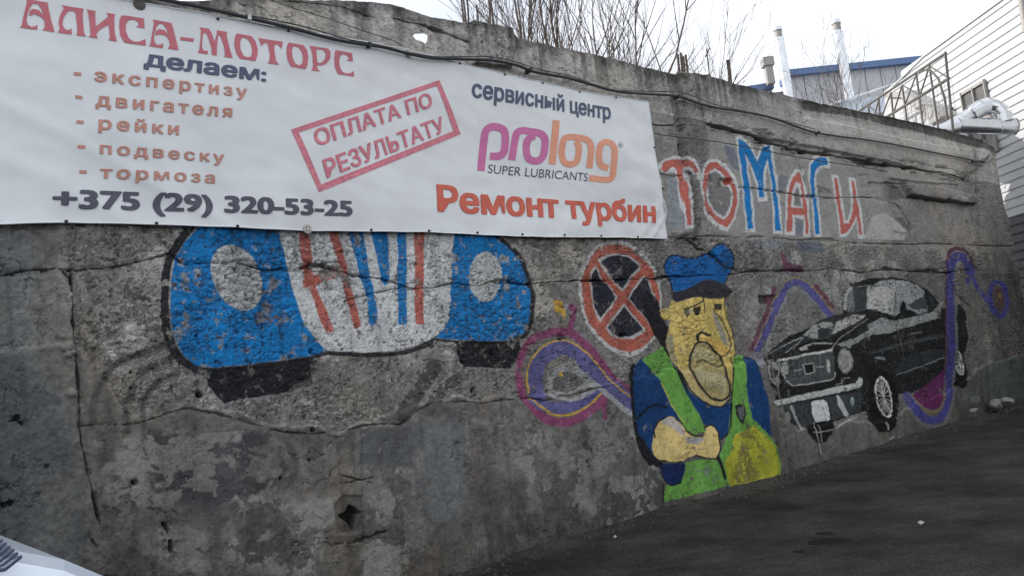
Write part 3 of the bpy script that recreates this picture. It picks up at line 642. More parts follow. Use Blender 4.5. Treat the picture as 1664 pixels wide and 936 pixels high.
poly('L1', '440 430 462 360 502 337 550 370 600 440 625 520 622 600 595 670 565 700 510 660 465 590 445 520', BARE, name='letter_o')
line('L1', '42 350 66 420 62 500 40 530', 16, WHT, name='letter_v'); line('L1', '55 525 95 600 103 680 82 775', 16, WHT, name='letter_v'); line('L1', '36 350 44 400 44 450', 12, RED, name='letter_v'); line('L1', '52 545 75 610 80 690 66 760', 10, RED, name='letter_v')
for nm_, w_, i_, c_ in (
 ('letter_m', '75 62 110 52 160 78 202 120 247 222 275 158 302 122 350 106 376 120 388 250 412 400 432 600 450 842 375 836 365 620 350 430 330 290 314 380 324 577 253 577 238 440 200 330 172 268 192 400 217 620 234 827 153 823 143 640 118 400 92 180',
  '95 80 130 85 175 120 215 190 250 265 280 190 310 145 360 128 370 280 395 430 412 600 435 815 392 812 380 620 360 430 330 236 295 340 302 545 262 545 250 420 205 300 153 195 170 330 185 450 200 620 215 798 170 798 150 600 130 400 105 200', BLUE),
 ('letter_a', '555 316 617 320 627 400 652 550 674 862 618 857 613 722 540 702 547 852 466 847 473 600 483 470 518 368', '565 345 600 345 610 420 635 560 660 838 632 838 622 690 525 685 522 822 482 820 485 620 500 480 535 385', RED),
 ('letter_g', '648 330 663 268 700 213 760 197 820 206 832 314 760 312 727 352 720 420 742 600 764 860 703 860 688 680 668 480', '665 330 680 280 710 235 760 220 808 225 810 288 750 290 715 330 700 400 712 500 730 640 750 838 712 838 700 680 682 500 668 420', BLUE),
 ('letter_i', '840 366 897 368 907 420 932 560 947 733 972 733 1003 620 998 560 978 388 1034 388 1047 500 1072 600 1087 700 1110 877 1053 874 1040 722 1000 802 960 862 903 864 888 700 863 520',
  '860 390 888 392 900 480 920 620 940 757 980 754 1015 650 1020 560 1002 412 1020 412 1040 520 1060 620 1070 700 1090 850 1068 850 1040 690 1000 780 950 835 912 838 900 700 880 540', RED)):
    poly('L2', w_, WHT, name=nm_); poly('L2', i_, c_, name=nm_)
poly('L2', '518 622 528 500 560 425 592 438 607 520 614 635', WHT, name='letter_a'); poly('L2', '538 612 545 520 570 462 592 540 600 620', BARE, name='letter_a')
# ---------------- workman
n = 'painted_man'; GRN = (98, 148, 66); SKN = (194, 172, 100); SH = (10, 54, 100)
poly('SG', '540 450 590 440 630 490 650 560 690 660 700 800 745 930 640 800 600 740 560 650 515 560 508 490', (24, 24, 28), name=n, wear=0.3)
poly('F', '0 20 60 90 62 180 130 240 110 330 115 400 140 500 190 560 240 680 300 790 355 940 310 940 250 820 180 680 120 540 60 380 0 250', (24, 24, 28), name=n, wear=0.3)
poly('K4', '432 520 442 458 480 425 510 470 560 560 620 690 560 645 520 645 510 700 520 775 545 805 612 800 614 842 592 868 555 862 538 820 525 803 498 793 468 752 450 692 438 600', SH, name=n + '/shirt')
poly('O', '430 0 480 60 560 120 640 170 740 190 815 165 824 240 818 340 792 402 740 442 715 390 690 340 620 335 560 240', SH, name=n + '/shirt')
poly('K4', '822 425 862 428 892 520 907 600 917 702 880 702 850 640 833 580', SH, name=n + '/shirt'); poly('O', '940 120 1090 60 1115 200 1118 300 1108 405 1060 372 1000 320 970 250', SH, name=n + '/shirt')
line('K4', '445 455 434 520 440 620 450 692 470 755 500 795', 12.2, (18, 20, 26), name=n)
poly('O', '100 400 160 440 225 560 300 610 310 652 250 652 180 592 128 530', (24, 24, 28), name=n, wear=0.8); line('O', '100 285 160 222 240 182 330 200', 16.2, (14, 20, 30))
poly('K4', '478 432 545 388 578 445 606 520 662 620 690 690 620 680 560 565 528 500', GRN, name=n + '/dungarees'); poly('O', '285 0 430 0 490 120 540 240 582 340 572 402 540 408 500 370 440 290 390 220 350 130 310 50', GRN, name=n + '/dungarees')
poly('K4', '788 422 826 418 833 520 837 590 852 640 902 690 937 740 950 830 900 850 770 872 738 820 736 760 768 690 778 600 784 500', GRN, name=n + '/dungarees')
poly('O', '470 618 560 598 705 598 742 680 785 792 640 832 308 918 308 850 330 790 400 785 440 760 466 690', GRN, name=n + '/dungarees')
poly('O', '850 402 940 370 1000 330 1060 390 1130 460 1180 560 1196 700 1100 742 960 782 820 808 790 740 768 600 812 560 830 480', (158, 158, 50), wear=2.4, name=n + '/dungarees')
blotch('880 420 960 380 1040 420 1060 600 1000 770 840 780 860 600', (104, 92, 62), 0.47, 9.0, 0.75, 'O', 761, 14)
blotch('480 640 620 610 720 700 700 800 520 840', (120, 122, 116), 0.56, 9.0, 0.7, 'O', 771, 14)
line('O', '285 10 350 140 400 235 470 310', 8.1, (168, 172, 92)); line('O', '1000 330 1100 430 1160 510 1192 620 1196 700', 12.2, (110, 150, 60)); line('O', '822 160 822 300 800 395 745 440', 12.2, (18, 22, 24)); line('O', '712 568 742 640 772 735', 27.0, (22, 24, 26))
poly('O', '300 630 462 620 468 690 432 772 380 788 330 762 298 700', (12, 34, 78), name=n + '/shirt'); line('O', '298 640 300 700 330 765 385 790 435 768', 12.2, (18, 20, 24)); line('O', '310 780 300 850 306 920', 10.8, (24, 24, 24))
poly('O', '300 290 340 268 400 284 450 330 490 390 540 415 600 420 630 350 665 330 700 360 726 430 726 520 690 582 620 577 560 560 500 582 440 607 360 612 280 592 228 550 223 450 240 360 270 310', (202, 180, 118), True, name=n + '/hands', wear=0.9)
poly('O', '290 298 340 270 400 290 452 350 470 420 430 400 350 340 300 330', (168, 162, 156), wear=0.9); poly('O', '470 420 560 425 620 440 560 480 480 470', (150, 146, 148), wear=1.2)
line('O', '400 282 450 328 490 388 545 412 600 420', 12.2, (24, 24, 24), wear=1.2); line('O', '630 350 665 328 702 358 730 430 730 525 692 585 620 582 560 562', 10.8, (24, 24, 24), wear=0.8); line('O', '300 600 380 618 440 612', 9.5, (40, 38, 34))
for i_ in range(11): line('O', [360 + i_ * 14, 572 - i_ * 2, 372 + i_ * 14, 606 - i_ * 3], 3.5, (92, 84, 60), sm=False)
line('O', '238 430 232 370 262 312 300 288 330 266', 10.8, (20, 24, 30))
poly('O', '848 190 880 172 922 183 934 250 914 330 880 302 856 240', (26, 28, 28)); poly('O', '866 200 912 196 920 250 908 306 882 278', (98, 98, 100))
poly('F', '155 30 200 55 280 25 380 5 550 5 572 130 602 250 627 350 637 430 617 470 607 560 602 700 572 790 520 840 440 835 360 790 280 710 220 600 190 540 140 480 112 400 110 330 130 240 146 184 100 188 64 150 68 110 110 95 138 108 145 60', SKN, name=n + '/face', wear=0.8, var=0.2)
poly('F', '112 300 160 300 170 420 200 520 140 480 112 400', (150, 144, 116), wear=1.3); poly('F', '190 545 300 545 330 640 420 760 560 790 520 840 440 835 360 790 280 710 220 600', (176, 160, 108), wear=0.5)
poly('F', '458 105 505 170 560 300 584 390 540 372 500 260 470 180', (150, 148, 134), wear=1.0)
B_ = '360 352 420 365 470 420 522 470 545 530 552 600 576 680 576 760 522 800 440 782 360 702 310 612 290 530 300 440 335 372'
poly('F', B_, (158, 146, 98), True, name=n + '/face', wear=0.4)
for i_ in range(15):
    line('F', [335 + i_ * 15, 385 + i_ * 7, 305 + i_ * 15, 470 + i_ * 4], 6, (190, 184, 156), sm=False) if i_ < 11 else None
    line('F', [340 + i_ * 15, 560 + i_ * 4, 322 + i_ * 16, 640 + i_ * 7], 6, (190, 186, 160), sm=False)
for i_ in range(9): line('F', [395 + i_ * 18, 650 + i_ * 5, 375 + i_ * 18, 710 + i_ * 6], 5.5, (84, 80, 66), sm=False)
blotchp = None
line('F', B_ + ' 360 352', 18.9, (44, 44, 42), name=n + '/face', wear=0.2); line('F', '345 515 385 490 440 520 500 545 540 520 512 475', 12.2, (58, 56, 50), wear=0.2)
line('F', '358 345 348 305 385 278 438 308', 21.6, (34, 34, 34), wear=0.2); line('F', '475 115 512 165 560 240 592 312 598 390 572 450 528 468', 10.8, (52, 50, 46), wear=0.3)
poly('F', '370 320 440 320 500 330 590 400 570 448 520 460 470 400 420 352 372 348', (190, 160, 88), wear=0.5)
line('F', '362 352 420 364 470 412 516 468', 14.9, (36, 36, 36), wear=0.2)
poly('F', '312 92 372 84 368 138 345 154 322 140', (34, 33, 32), wear=0.1); poly('F', '242 104 285 100 290 140 262 172 248 140', (92, 88, 74)); oval('F', 296, 120, 13, 20, 0, (176, 170, 140))
line('F', '248 102 320 80 384 48 392 8', 12.2, (52, 50, 44), wear=0.2); line('F', '392 8 398 60 402 130', 9.5, (58, 54, 46)); poly('F', '466 60 540 66 524 112 480 104', (58, 56, 50), wear=0.4)
line('F', '556 20 560 130 602 250 628 350 638 430', 9.5, (40, 40, 38)); line('F', '190 540 230 640 300 738 380 812 460 848 530 844 582 795', 10.8, (28, 30, 32)); oval('F', 100, 148, 34, 38, 0, (60, 56, 46), w=6); line('F', '575 60 590 95', 10.8, (60, 56, 50))
line('F', '600 470 608 560 600 700 590 800', 9.5, (28, 30, 30))
CAP = '122 300 150 232 200 202 260 212 330 228 430 228 480 195 540 180 600 110 650 93 712 120 757 190 777 260 767 320 747 365 720 400 690 475 560 432 470 450 380 510 230 557 203 530 180 460 155 410 122 380'
poly('C1', CAP, (10, 84, 146), name=n + '/cap'); line('C1', '205 560 180 460 155 410 122 380 122 300 150 232 200 202 260 212 330 228 430 228 480 195 540 180 600 108 650 93 712 120 757 190 777 260 767 320', 14.9, (20, 34, 52), name=n + '/cap')
line('C1', '548 185 600 225 650 275 710 318 772 325', 23.0, (24, 26, 30)); line('C1', '690 475 720 420 745 370', 10.8, (24, 30, 40)); poly('C1', '560 150 600 118 650 112 700 140 640 180 580 190', (20, 104, 170), wear=0.4)
poly('C1', '203 560 300 535 400 490 470 450 540 430 620 445 700 480 778 550 720 602 650 617 560 614 480 607 400 602 320 617 235 652 205 612', (42, 40, 48), name=n + '/cap', wear=0.5)
line('K4', '880 215 890 300 900 400 960 620 985 815', 5.4, (104, 104, 100), wear=1.5)
do_pits()


# joints and cracks cut through the paint; crevices hold dirt
for a_, k_ in GROOVES: groove(*a_, **k_)
grime = sstep(0.45, 0.75, fbm(WU * 3.2, WV * 1.4, 5, 701, 0.6)) * (Z < 3.4)
C *= (1 - 0.22 * grime - 0.16 * sstep(0.5, 0.75, fbm(U * 17, Z * 1.6, 4, 711)) * (Z < 3.4))[:, None]
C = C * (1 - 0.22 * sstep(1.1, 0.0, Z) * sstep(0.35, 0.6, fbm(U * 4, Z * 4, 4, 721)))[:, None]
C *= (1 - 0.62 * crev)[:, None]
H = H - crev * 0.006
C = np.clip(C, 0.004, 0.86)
# fade the relief out just under the top edge and let it crumble
H += 0.035 * (fbm(U * 4, Z * 4, 3, 151) - 0.5) * sstep(0.35, 0.05, DROP)
WTH = 0.22     # wall thickness
HOLE = pts('P', '675 55 688 54 694 57 694 66 690 71 684 67 676 64 671 58')

root_wall = empty('concrete_wall', (0, 0, 0))
tag(root_wall, 'long crumbling grey concrete wall covered in worn painted murals, a banner hung on its left half', 'wall')
off = 0
piece_lab_names = {}
def norm_obj(name, vidx, faces, parent):
    used, inv = np.unique(faces, return_inverse=True); fc = inv.reshape(faces.shape)
    me = bpy.data.meshes.new(name); n = len(used)
    me.vertices.add(n); co = np.stack([U[used], -H[used], Z[used]], -1).astype(np.float32); me.vertices.foreach_set('co', co.ravel())
    me.loops.add(fc.size); me.loops.foreach_set('vertex_index', fc.ravel().astype(np.int32))
    me.polygons.add(len(fc)); me.polygons.foreach_set('loop_start', np.arange(0, fc.size, 4, dtype=np.int32))
    me.polygons.foreach_set('use_smooth', np.ones(len(fc), bool))
    me.update(calc_edges=True)
    at = me.attributes.new('Col', 'FLOAT_COLOR', 'POINT')
    at.data.foreach_set('color', np.concatenate([C[used], np.ones((n, 1))], 1).astype(np.float32).ravel())
    return link(name, me, M_WALL, parent)
allfaces = []
for (nu, nz_) in shapes_:
    i, j = np.meshgrid(np.arange(nu - 1), np.arange(nz_ - 1), indexing='ij')
    a = off + i * nz_ + j; allfaces.append(np.stack([a, a + nz_, a + nz_ + 1, a + 1], -1).reshape(-1, 4)); off += nu * nz_
FA = np.concatenate(allfaces)
fcx = PX[FA].mean(1); fcy = PY[FA].mean(1); fu = U[FA].mean(1); fz = Z[FA].mean(1)
keep = ~inside(fcx + 1.2 * wob1[FA[:, 0]] * 3, fcy, HOLE)
FA = FA[keep]; fcx = fcx[keep]; fcy = fcy[keep]; fu = fu[keep]; fz = fz[keep]
fl = LAB[FA[:, 0]]
# concrete pieces: courses cut by the joints
course = np.where(fz > np.interp(fu, [0, 9, 13, 16, 22], [5.02, 5.0, 4.88, 4.86, 5.0]), 4,
         np.where(fz > np.interp(fu, [0, 9, 15, 22], [3.2, 3.33, 3.42, 3.58]), 3,
         np.where(fz > np.interp(fu, [0, 2.5, 5.25, 7, 9, 18, 22], [2.86, 2.95, 2.73, 2.76, 2.8, 2.88, 3.0]), 2,
         np.where(fz > foot[FA[:, 0]], 1, 0))))
cuts = {4: [-3, 1.8, 6.0, 6.56, 9.65, 10.15, 13.2, 16.5, 20.0], 3: [-3, 1.8, 5.9, 9.45, 10.15, 12.3, 16.6, 20.0],
        2: [-3, 1.8, 5.9, 9.2, 13.0, 17, 20.0], 1: [-3, 1.8, 5.9, 8.9, 11.0, 15, 20.0], 0: [-3, 1.8, 4.1, 7.8, 11.0, 15, 20.0]}
seg = np.zeros(len(FA), int)
for c_, cs in cuts.items():
    m_ = course == c_; seg[m_] = np.digitize(fu[m_], cs)
key = np.where(fl > 0, 10000 + fl, course * 100 + seg)
FIG = {}
def figure_parent(full):
    fig = full.split('/')[0]
    return fig
CNAME = {4: 'coping_block', 3: 'concrete_panel', 2: 'concrete_block', 1: 'concrete_block', 0: 'concrete_footing'}
keys = np.unique(key)
for k in [k for k in keys if k < 10000]:
    norm_obj(CNAME[k // 100], None, FA[key == k], root_wall)
figs = {}
FIGLABEL = {
 'painted_sign': 'round red and black no-stopping sign painted with a white edge', 'painted_man': 'painted sulking workman in blue cap and green dungarees',
 'painted_muscle_car': 'black and white classic coupe painted with a silver grille', 'painted_blue_car': 'blue car front painted with white lamps and striped grille',
 'painted_ribbon': 'violet ribbon painted with yellow line and pink edge'}
LETLAB = {'letter_v': 'end of a red painted letter beside the banner edge', 'letter_t': 'red painted letter T with curved arms', 'letter_o': 'tall red painted letter O',
          'letter_m': 'large blue painted letter M', 'letter_a': 'red painted letter A', 'letter_g': 'blue painted hooked letter', 'letter_i': 'red painted last letter, like a reversed N'}
for k in [k for k in keys if k > 10000]:
    nm = LABN[k - 10000]; bits = nm.split('/')
    if bits[0].startswith('letter_'):
        o = norm_obj('painted_letter', None, FA[key == k], root_wall); o['label'] = LETLAB[bits[0]]; continue
    figk = bits[0]
    if figk not in figs:
        base = figk.split('#')[0]
        if len(bits) == 1: figs[figk] = norm_obj(base, None, FA[key == k], root_wall)
        else: figs[figk] = empty(base); figs[figk].parent = root_wall
        figs[figk]['label'] = FIGLABEL.get(base, base.replace('_', ' '))
        if len(bits) == 1: continue
    if len(bits) > 1: norm_obj(bits[1], None, FA[key == k], figs[figk])
    else: norm_obj('paint', None, FA[key == k], figs[figk])
# crumbling top, back and end faces
def top_strip():
    us = np.concatenate([us_l[::2], us_r[1::2]]); n = len(us); zt = ztop(us); rows = 7
    # front edge heights / relief sampled from the grid
    he = np.concatenate([H[:shapes_[0][0] * shapes_[0][1]].reshape(shapes_[0])[::2, -1], H[shapes_[0][0] * shapes_[0][1]:].reshape(shapes_[1])[1::2, -1]])
    ue = np.concatenate([U[:shapes_[0][0] * shapes_[0][1]].reshape(shapes_[0])[::2, -1], U[shapes_[0][0] * shapes_[0][1]:].reshape(shapes_[1])[1::2, -1]])
    vs = []
    for r in range(rows):
        t = r / (rows - 1); y = -he * (1 - t) + WTH * t
        z = zt + (0.0 if r == 0 else 1) * (0.05 * (fbm(us * 6, us * 0 + r * 1.7, 3, 161) - 0.5) - 0.03 * t)
        vs.append(np.stack([ue, y, z], -1))
    V = np.stack(vs, 1).reshape(-1, 3)
    i, j = np.meshgrid(np.arange(n - 1), np.arange(rows - 1), indexing='ij'); a = i * rows + j
    F = np.stack([a, a + rows, a + rows + 1, a + 1], -1).reshape(-1, 4)
    me = bpy.data.meshes.new('top_edge'); me.from_pydata(V.tolist(), [], F.tolist()); me.update()
    me.polygons.foreach_set('use_smooth', [True] * len(me.polygons))
    link('top_edge', me, M_CONC, root_wall)
top_strip()
bk = MB(); hu, hz = 5.24, 5.29
us = np.linspace(-6.5, U_END, 120)
def bquad(x0, x1, z0, z1a, z1b): bk.add([(x0, WTH, z0), (x1, WTH, z0), (x1, WTH, z1b), (x0, WTH, z1a)], [(0, 1, 2, 3)])
hx0, hx1, hz0, hz1 = 5.10, 5.66, 5.17, 5.52
for a, b in zip(us[:-1], us[1:]):
    za, zb = float(ztop(np.array([a]))[0]) - 0.04, float(ztop(np.array([b]))[0]) - 0.04
    if b < hx0 - 0.3 or a > hx1 + 0.3: bquad(a, b, Z0, za, zb)
    else: bquad(a, b, Z0, hz0, hz0); bquad(a, b, hz1, za, zb)
lo_ = max([u for u in us if u <= hx0 - 0.01]); 
uL = min(a for a, b in zip(us[:-1], us[1:]) if not (b < hx0 - 0.3 or a > hx1 + 0.3)); uR = max(b for a, b in zip(us[:-1], us[1:]) if not (b < hx0 - 0.3 or a > hx1 + 0.3))
bquad(uL, hx0, hz0, hz1, hz1); bquad(hx1, uR, hz0, hz1, hz1)
# sides of the hole and the two ends
bk.add([(5.12, 0, 5.19), (5.38, 0, 5.19), (hx1, WTH, hz0), (hx0, WTH, hz0), (5.12, 0, 5.38), (5.38, 0, 5.38), (hx1, WTH, hz1), (hx0, WTH, hz1)],
       [(0, 1, 2, 3), (4, 7, 6, 5), (0, 3, 7, 4), (1, 5, 6, 2)])
for zz in range(12):
    z0_ = Z0 + zz * 0.515; z1_ = z0_ + 0.515
    ua = U_END + 0.42 * (1 - max(z0_, 0) / 6.0) ** 1.3; ub = U_END + 0.42 * (1 - min(z1_, 5.9) / 6.0) ** 1.3
    bk.add([(ua, -0.02, z0_), (ua, WTH, z0_), (ub, WTH, min(z1_, 5.92)), (ub, -0.02, min(z1_, 5.92))], [(0, 1, 2, 3)])
bk.add([(-6.5, 0, Z0), (-6.5, WTH, Z0), (-6.5, WTH, 4.9), (-6.5, 0, 4.9)], [(0, 1, 2, 3)])
bk.build('wall_back', M_CONC, root_wall)
# ================================================================== GROUND
M_ASPH = mat('asphalt', (0.0245, 0.0224, 0.0205), 0.95, var=0.55, scale=1.3, bump=0.9, bscale=55)
M_GRIT = mat('grit', (0.056, 0.053, 0.049), 0.95, var=0.7, scale=25)
M_EARTH = mat('bare_earth', (0.13, 0.12, 0.10), 0.95, var=0.4, scale=0.5)
gx = np.concatenate([np.linspace(-400, -8, 12)[:-1], np.linspace(-8, 3, 90)[:-1], np.linspace(3, 14, 560)[:-1], np.linspace(14, 26, 300), np.linspace(26, 900, 14)[1:]])
gy = np.concatenate([np.linspace(-400, -12, 10)[:-1], np.linspace(-12, -5.5, 50)[:-1], np.linspace(-5.5, 0.12, 260)])
GX, GY = np.meshgrid(gx, gy, indexing='ij')
near = ((GX > -8) & (GX < 26) & (GY > -12)).astype(float)
ghz = near * (0.020 * (fbm(GX * 1.2, GY * 1.2, 4, 201) - 0.5) + 0.08 * sstep(-0.35, 0.05, GY) * fbm(GX * 2.1, GY * 2.1, 4, 202) + 0.010 * (fbm(GX * 9, GY * 9, 2, 203) - 0.5) + 0.007 * (fbm(GX * 24, GY * 24, 3, 204) - 0.5) + 0.012 * np.clip(0.30 - worley(GX * 16, GY * 16, 9)[0], 0, 1) * (worley(GX * 16, GY * 16, 9)[2] > 0.55))
ghz = ghz + 0.22 * sstep(18.5, 22.0, GX) * sstep(-1.0, 0.0, GY) * near * (0.5 + fbm(GX * 2, GY * 2, 3, 206))
def grid_obj(name, X, Y, Zz, m, parent=None):
    a, b = X.shape; i, j = np.meshgrid(np.arange(a - 1), np.arange(b - 1), indexing='ij'); k = i * b + j
    me = bpy.data.meshes.new(name); fc_ = np.stack([k, k + b, k + b + 1, k + 1], -1).reshape(-1).astype(np.int32)
    me.vertices.add(a * b); me.vertices.foreach_set('co', np.stack([X.ravel(), Y.ravel(), Zz.ravel()], -1).astype(np.float32).ravel())
    me.loops.add(len(fc_)); me.loops.foreach_set('vertex_index', fc_); me.polygons.add(len(fc_) // 4); me.polygons.foreach_set('loop_start', np.arange(0, len(fc_), 4, dtype=np.int32)); me.update(calc_edges=True)
    me.polygons.foreach_set('use_smooth', [True] * len(me.polygons)); me.update(); return link(name, me, m, parent)
gr = grid_obj('ground', GX, GY, ghz, M_ASPH); tag(gr, kind='structure'); M_ASPH.node_tree.nodes['Principled BSDF'].inputs['Specular IOR Level'].default_value = 0.2
# dusty, stained asphalt: paler dust against the wall, darker oil marks
t = M_ASPH.node_tree; b_ = t.nodes['Principled BSDF']; ramp = [n for n in t.nodes if n.type == 'VALTORGB'][0]
co = t.nodes.new('ShaderNodeTexCoord'); sx = t.nodes.new('ShaderNodeSeparateXYZ'); t.links.new(co.outputs['Object'], sx.inputs[0])
n1 = t.nodes.new('ShaderNodeTexNoise'); n1.inputs['Scale'].default_value = 2.2; n1.inputs['Detail'].default_value = 8; t.links.new(co.outputs['Object'], n1.inputs['Vector'])
ad = t.nodes.new('ShaderNodeMath'); ad.operation = 'MULTIPLY_ADD'; ad.inputs[1].default_value = 1.6; t.links.new(n1.outputs['Fac'], ad.inputs[0]); t.links.new(sx.outputs['Y'], ad.inputs[2])
mr = t.nodes.new('ShaderNodeMapRange'); mr.inputs[1].default_value = 0.35; mr.inputs[2].default_value = 1.05; mr.inputs[3].default_value = 0; mr.inputs[4].default_value = 0.75; t.links.new(ad.outputs[0], mr.inputs[0])
mxx = t.nodes.new('ShaderNodeMix'); mxx.data_type = 'RGBA'; mxx.inputs['B'].default_value = (0.058, 0.055, 0.050, 1)
n3 = t.nodes.new('ShaderNodeTexNoise'); n3.inputs['Scale'].default_value = 75; n3.inputs['Detail'].default_value = 2; t.links.new(co.outputs['Object'], n3.inputs['Vector'])
r3 = t.nodes.new('ShaderNodeMapRange'); r3.inputs[1].default_value = 0.57; r3.inputs[2].default_value = 0.68; r3.inputs[3].default_value = 0; r3.inputs[4].default_value = 0.5; t.links.new(n3.outputs['Fac'], r3.inputs[0])
mx2 = t.nodes.new('ShaderNodeMix'); mx2.data_type = 'RGBA'; mx2.inputs['B'].default_value = (0.09, 0.088, 0.085, 1)
t.links.new(mr.outputs[0], mxx.inputs['Factor']); t.links.new(ramp.outputs[0], mxx.inputs['A']); t.links.new(mxx.outputs['Result'], mx2.inputs['A']); t.links.new(r3.outputs[0], mx2.inputs['Factor'])
n4 = t.nodes.new('ShaderNodeTexNoise'); n4.inputs['Scale'].default_value = 0.9; n4.inputs['Detail'].default_value = 10; n4.inputs['Roughness'].default_value = 0.72; t.links.new(co.outputs['Object'], n4.inputs['Vector'])
r4 = t.nodes.new('ShaderNodeMapRange'); r4.inputs[1].default_value = 0.38; r4.inputs[2].default_value = 0.62; r4.inputs[3].default_value = 0.50; r4.inputs[4].default_value = 1.55; t.links.new(n4.outputs['Fac'], r4.inputs[0])
n5 = t.nodes.new('ShaderNodeTexNoise'); n5.inputs['Scale'].default_value = 28; n5.inputs['Detail'].default_value = 6; n5.inputs['Roughness'].default_value = 0.8; t.links.new(co.outputs['Object'], n5.inputs['Vector'])
r5 = t.nodes.new('ShaderNodeMapRange'); r5.inputs[1].default_value = 0.35; r5.inputs[2].default_value = 0.65; r5.inputs[3].default_value = 0.6; r5.inputs[4].default_value = 1.45; t.links.new(n5.outputs['Fac'], r5.inputs[0])
mu = t.nodes.new('ShaderNodeMath'); mu.operation = 'MULTIPLY'; t.links.new(r4.outputs[0], mu.inputs[0]); t.links.new(r5.outputs[0], mu.inputs[1])
vs_ = t.nodes.new('ShaderNodeVectorMath'); vs_.operation = 'SCALE'; t.links.new(mx2.outputs['Result'], vs_.inputs[0]); t.links.new(mu.outputs[0], vs_.inputs['Scale'])
t.links.new(vs_.outputs[0], b_.inputs['Base Color'])
# raised yard behind the wall, an alley beside it
tb = MB(); tb.box((-60, 0.36, -1), (22.0, 90, 3.7)); te = tb.build('embankment', M_EARTH); tag(te, kind='structure')
tb = MB(); tb.add([(21.9, 0.1, -0.02), (900, 0.1, -0.02), (900, 400, -0.02), (21.9, 400, -0.02)], [(0, 1, 2, 3)]); te = tb.build('alley_ground', M_EARTH); tag(te, kind='structure')
tb = MB(); tb.add([(-400, 90, 3.6), (900, 90, 3.6), (900, 900, 3.6), (-400, 900, 3.6)], [(0, 1, 2, 3)]); te = tb.build('far_ground', M_EARTH); tag(te, kind='structure')

def wall_px_any(X, Y, Zc):
    d = np.stack([X - CAM[0], Y - CAM[1], Zc - CAM[2]], -1) @ R; w_ = np.where(d[..., 2] < -0.01, d[..., 2], -1e-3 * 0 - 1e9)
    return CX - F_PX * d[..., 0] / w_, CY + F_PX * d[..., 1] / w_
def rock(name, c, r, m, seed, parent=None, sq=0.7):
    bm = bmesh.new(); bmesh.ops.create_icosphere(bm, subdivisions=2, radius=1); rs = random.Random(seed)
    pl = [(Vector((rs.gauss(0, 1), rs.gauss(0, 1), rs.gauss(0, 1))).normalized(), rs.uniform(0.55, 0.9)) for _ in range(9)]
    for v in bm.verts:
        for nn, d in pl:
            k = v.co.dot(nn)
            if k > d: v.co -= nn * (k - d)
        v.co = Vector((v.co.x * r[0], v.co.y * r[1], v.co.z * r[2]))
    me = bpy.data.meshes.new(name); bm.to_mesh(me); bm.free(); o = link(name, me, m, parent); o.location = c; o.rotation_euler = (0, 0, rs.uniform(0, 3)); return o
M_ROCK = mat('broken_concrete', (0.24, 0.235, 0.22), 0.95, var=0.3, scale=6, bump=0.6)
for i, (x, y, r_, lb) in enumerate(((1621, 672, 0.20, 'larger pale lump of broken concrete at the foot of the wall end'), (1640, 673, 0.15, 'small pale lump of broken concrete, rightmost of the rubble'), (1584, 676, 0.11, 'small grey stone in the debris left of the two pale lumps'))):
    p = at_y(x, y, -0.22); o = rock('rubble_lump', (p[0], p[1], 0.18), (r_, r_ * 0.8, r_ * 0.62), M_ROCK, i + 3); tag(o, lb, 'rubble', 'lumps of rubble by the wall end')
# loose grit and chips along the foot of the wall and over the asphalt
rs = np.random.RandomState(5); V = []; Fc = []
def chipv(x, y, z, s):
    a = rs.rand() * 6.28; n0 = len(V)
    for k in range(3): V.append((x + s * math.cos(a + k * 2.1), y + s * math.sin(a + k * 2.1) * 0.8, z))
    V.append((x + s * 0.1, y, z + s * rs.uniform(0.5, 0.9))); Fc.extend([(n0, n0 + 1, n0 + 3), (n0 + 1, n0 + 2, n0 + 3), (n0 + 2, n0, n0 + 3), (n0, n0 + 2, n0 + 1)])
for i in range(9500):
    x = rs.uniform(0, 1) ** 0.8 * 22.5 + 0.5; y = -abs(rs.normal(0, 0.22)) - 0.03
    if rs.rand() < 0.35: y = -rs.uniform(0, 5.5)
    elif vnoise(np.array([x * 1.3]), np.array([3.0]), 900)[0] < rs.uniform(0.1, 0.9): continue
    if x > 19 and rs.rand() < .5: y = -abs(rs.normal(0, 0.5))
    gz = float(np.interp(y, [-0.35, 0.0], [0.0, 0.03])) + (0.12 * max(0, min(1, (x - 18.5) / 3.5)) * max(0, 1 + y) if y > -1 else 0)
    chipv(x, y, gz, rs.uniform(0.005, 0.024) * (1 if y > -0.6 else 0.6) * (1.8 if rs.rand() < 0.05 and y > -0.5 else 1))
me = bpy.data.meshes.new('gravel'); me.from_pydata(V, [], Fc); me.update(); o = link('gravel', me, M_GRIT); tag(o, 'loose grit and crumbled concrete along the foot of the wall', 'gravel', kind='stuff')
M_OIL = mat('oily_damp', (0.006, 0.006, 0.006), 0.9, var=0.3, scale=5)
gme = gr.data; nb_ = len(gy)
GPX, GPY = wall_px_any(GX, GY, ghz); damp = np.zeros(GX.shape, int)
DL_ = ((1350, 880, 44, 5.5, 'long dark damp patch on the asphalt, the largest'), (1300, 897, 13, 3.5, 'small dark spot on the asphalt just below the long damp patch'), (1340, 867, 18, 3.0, 'thin dark smear on the asphalt just above the long damp patch'))
for k, (x, y, a, b, lb) in enumerate(DL_):
    dd = np.hypot((GPX - x) / a, (GPY - y + 0.04 * (GPX - x)) / b) * (0.55 + 0.9 * fbm(GX * 5, GY * 9, 4, 801 + k)); damp[(dd < 0.9) & (near > 0)] = k + 1
ii, jj = np.meshgrid(np.arange(GX.shape[0] - 1), np.arange(nb_ - 1), indexing='ij'); dq = damp[ii, jj]
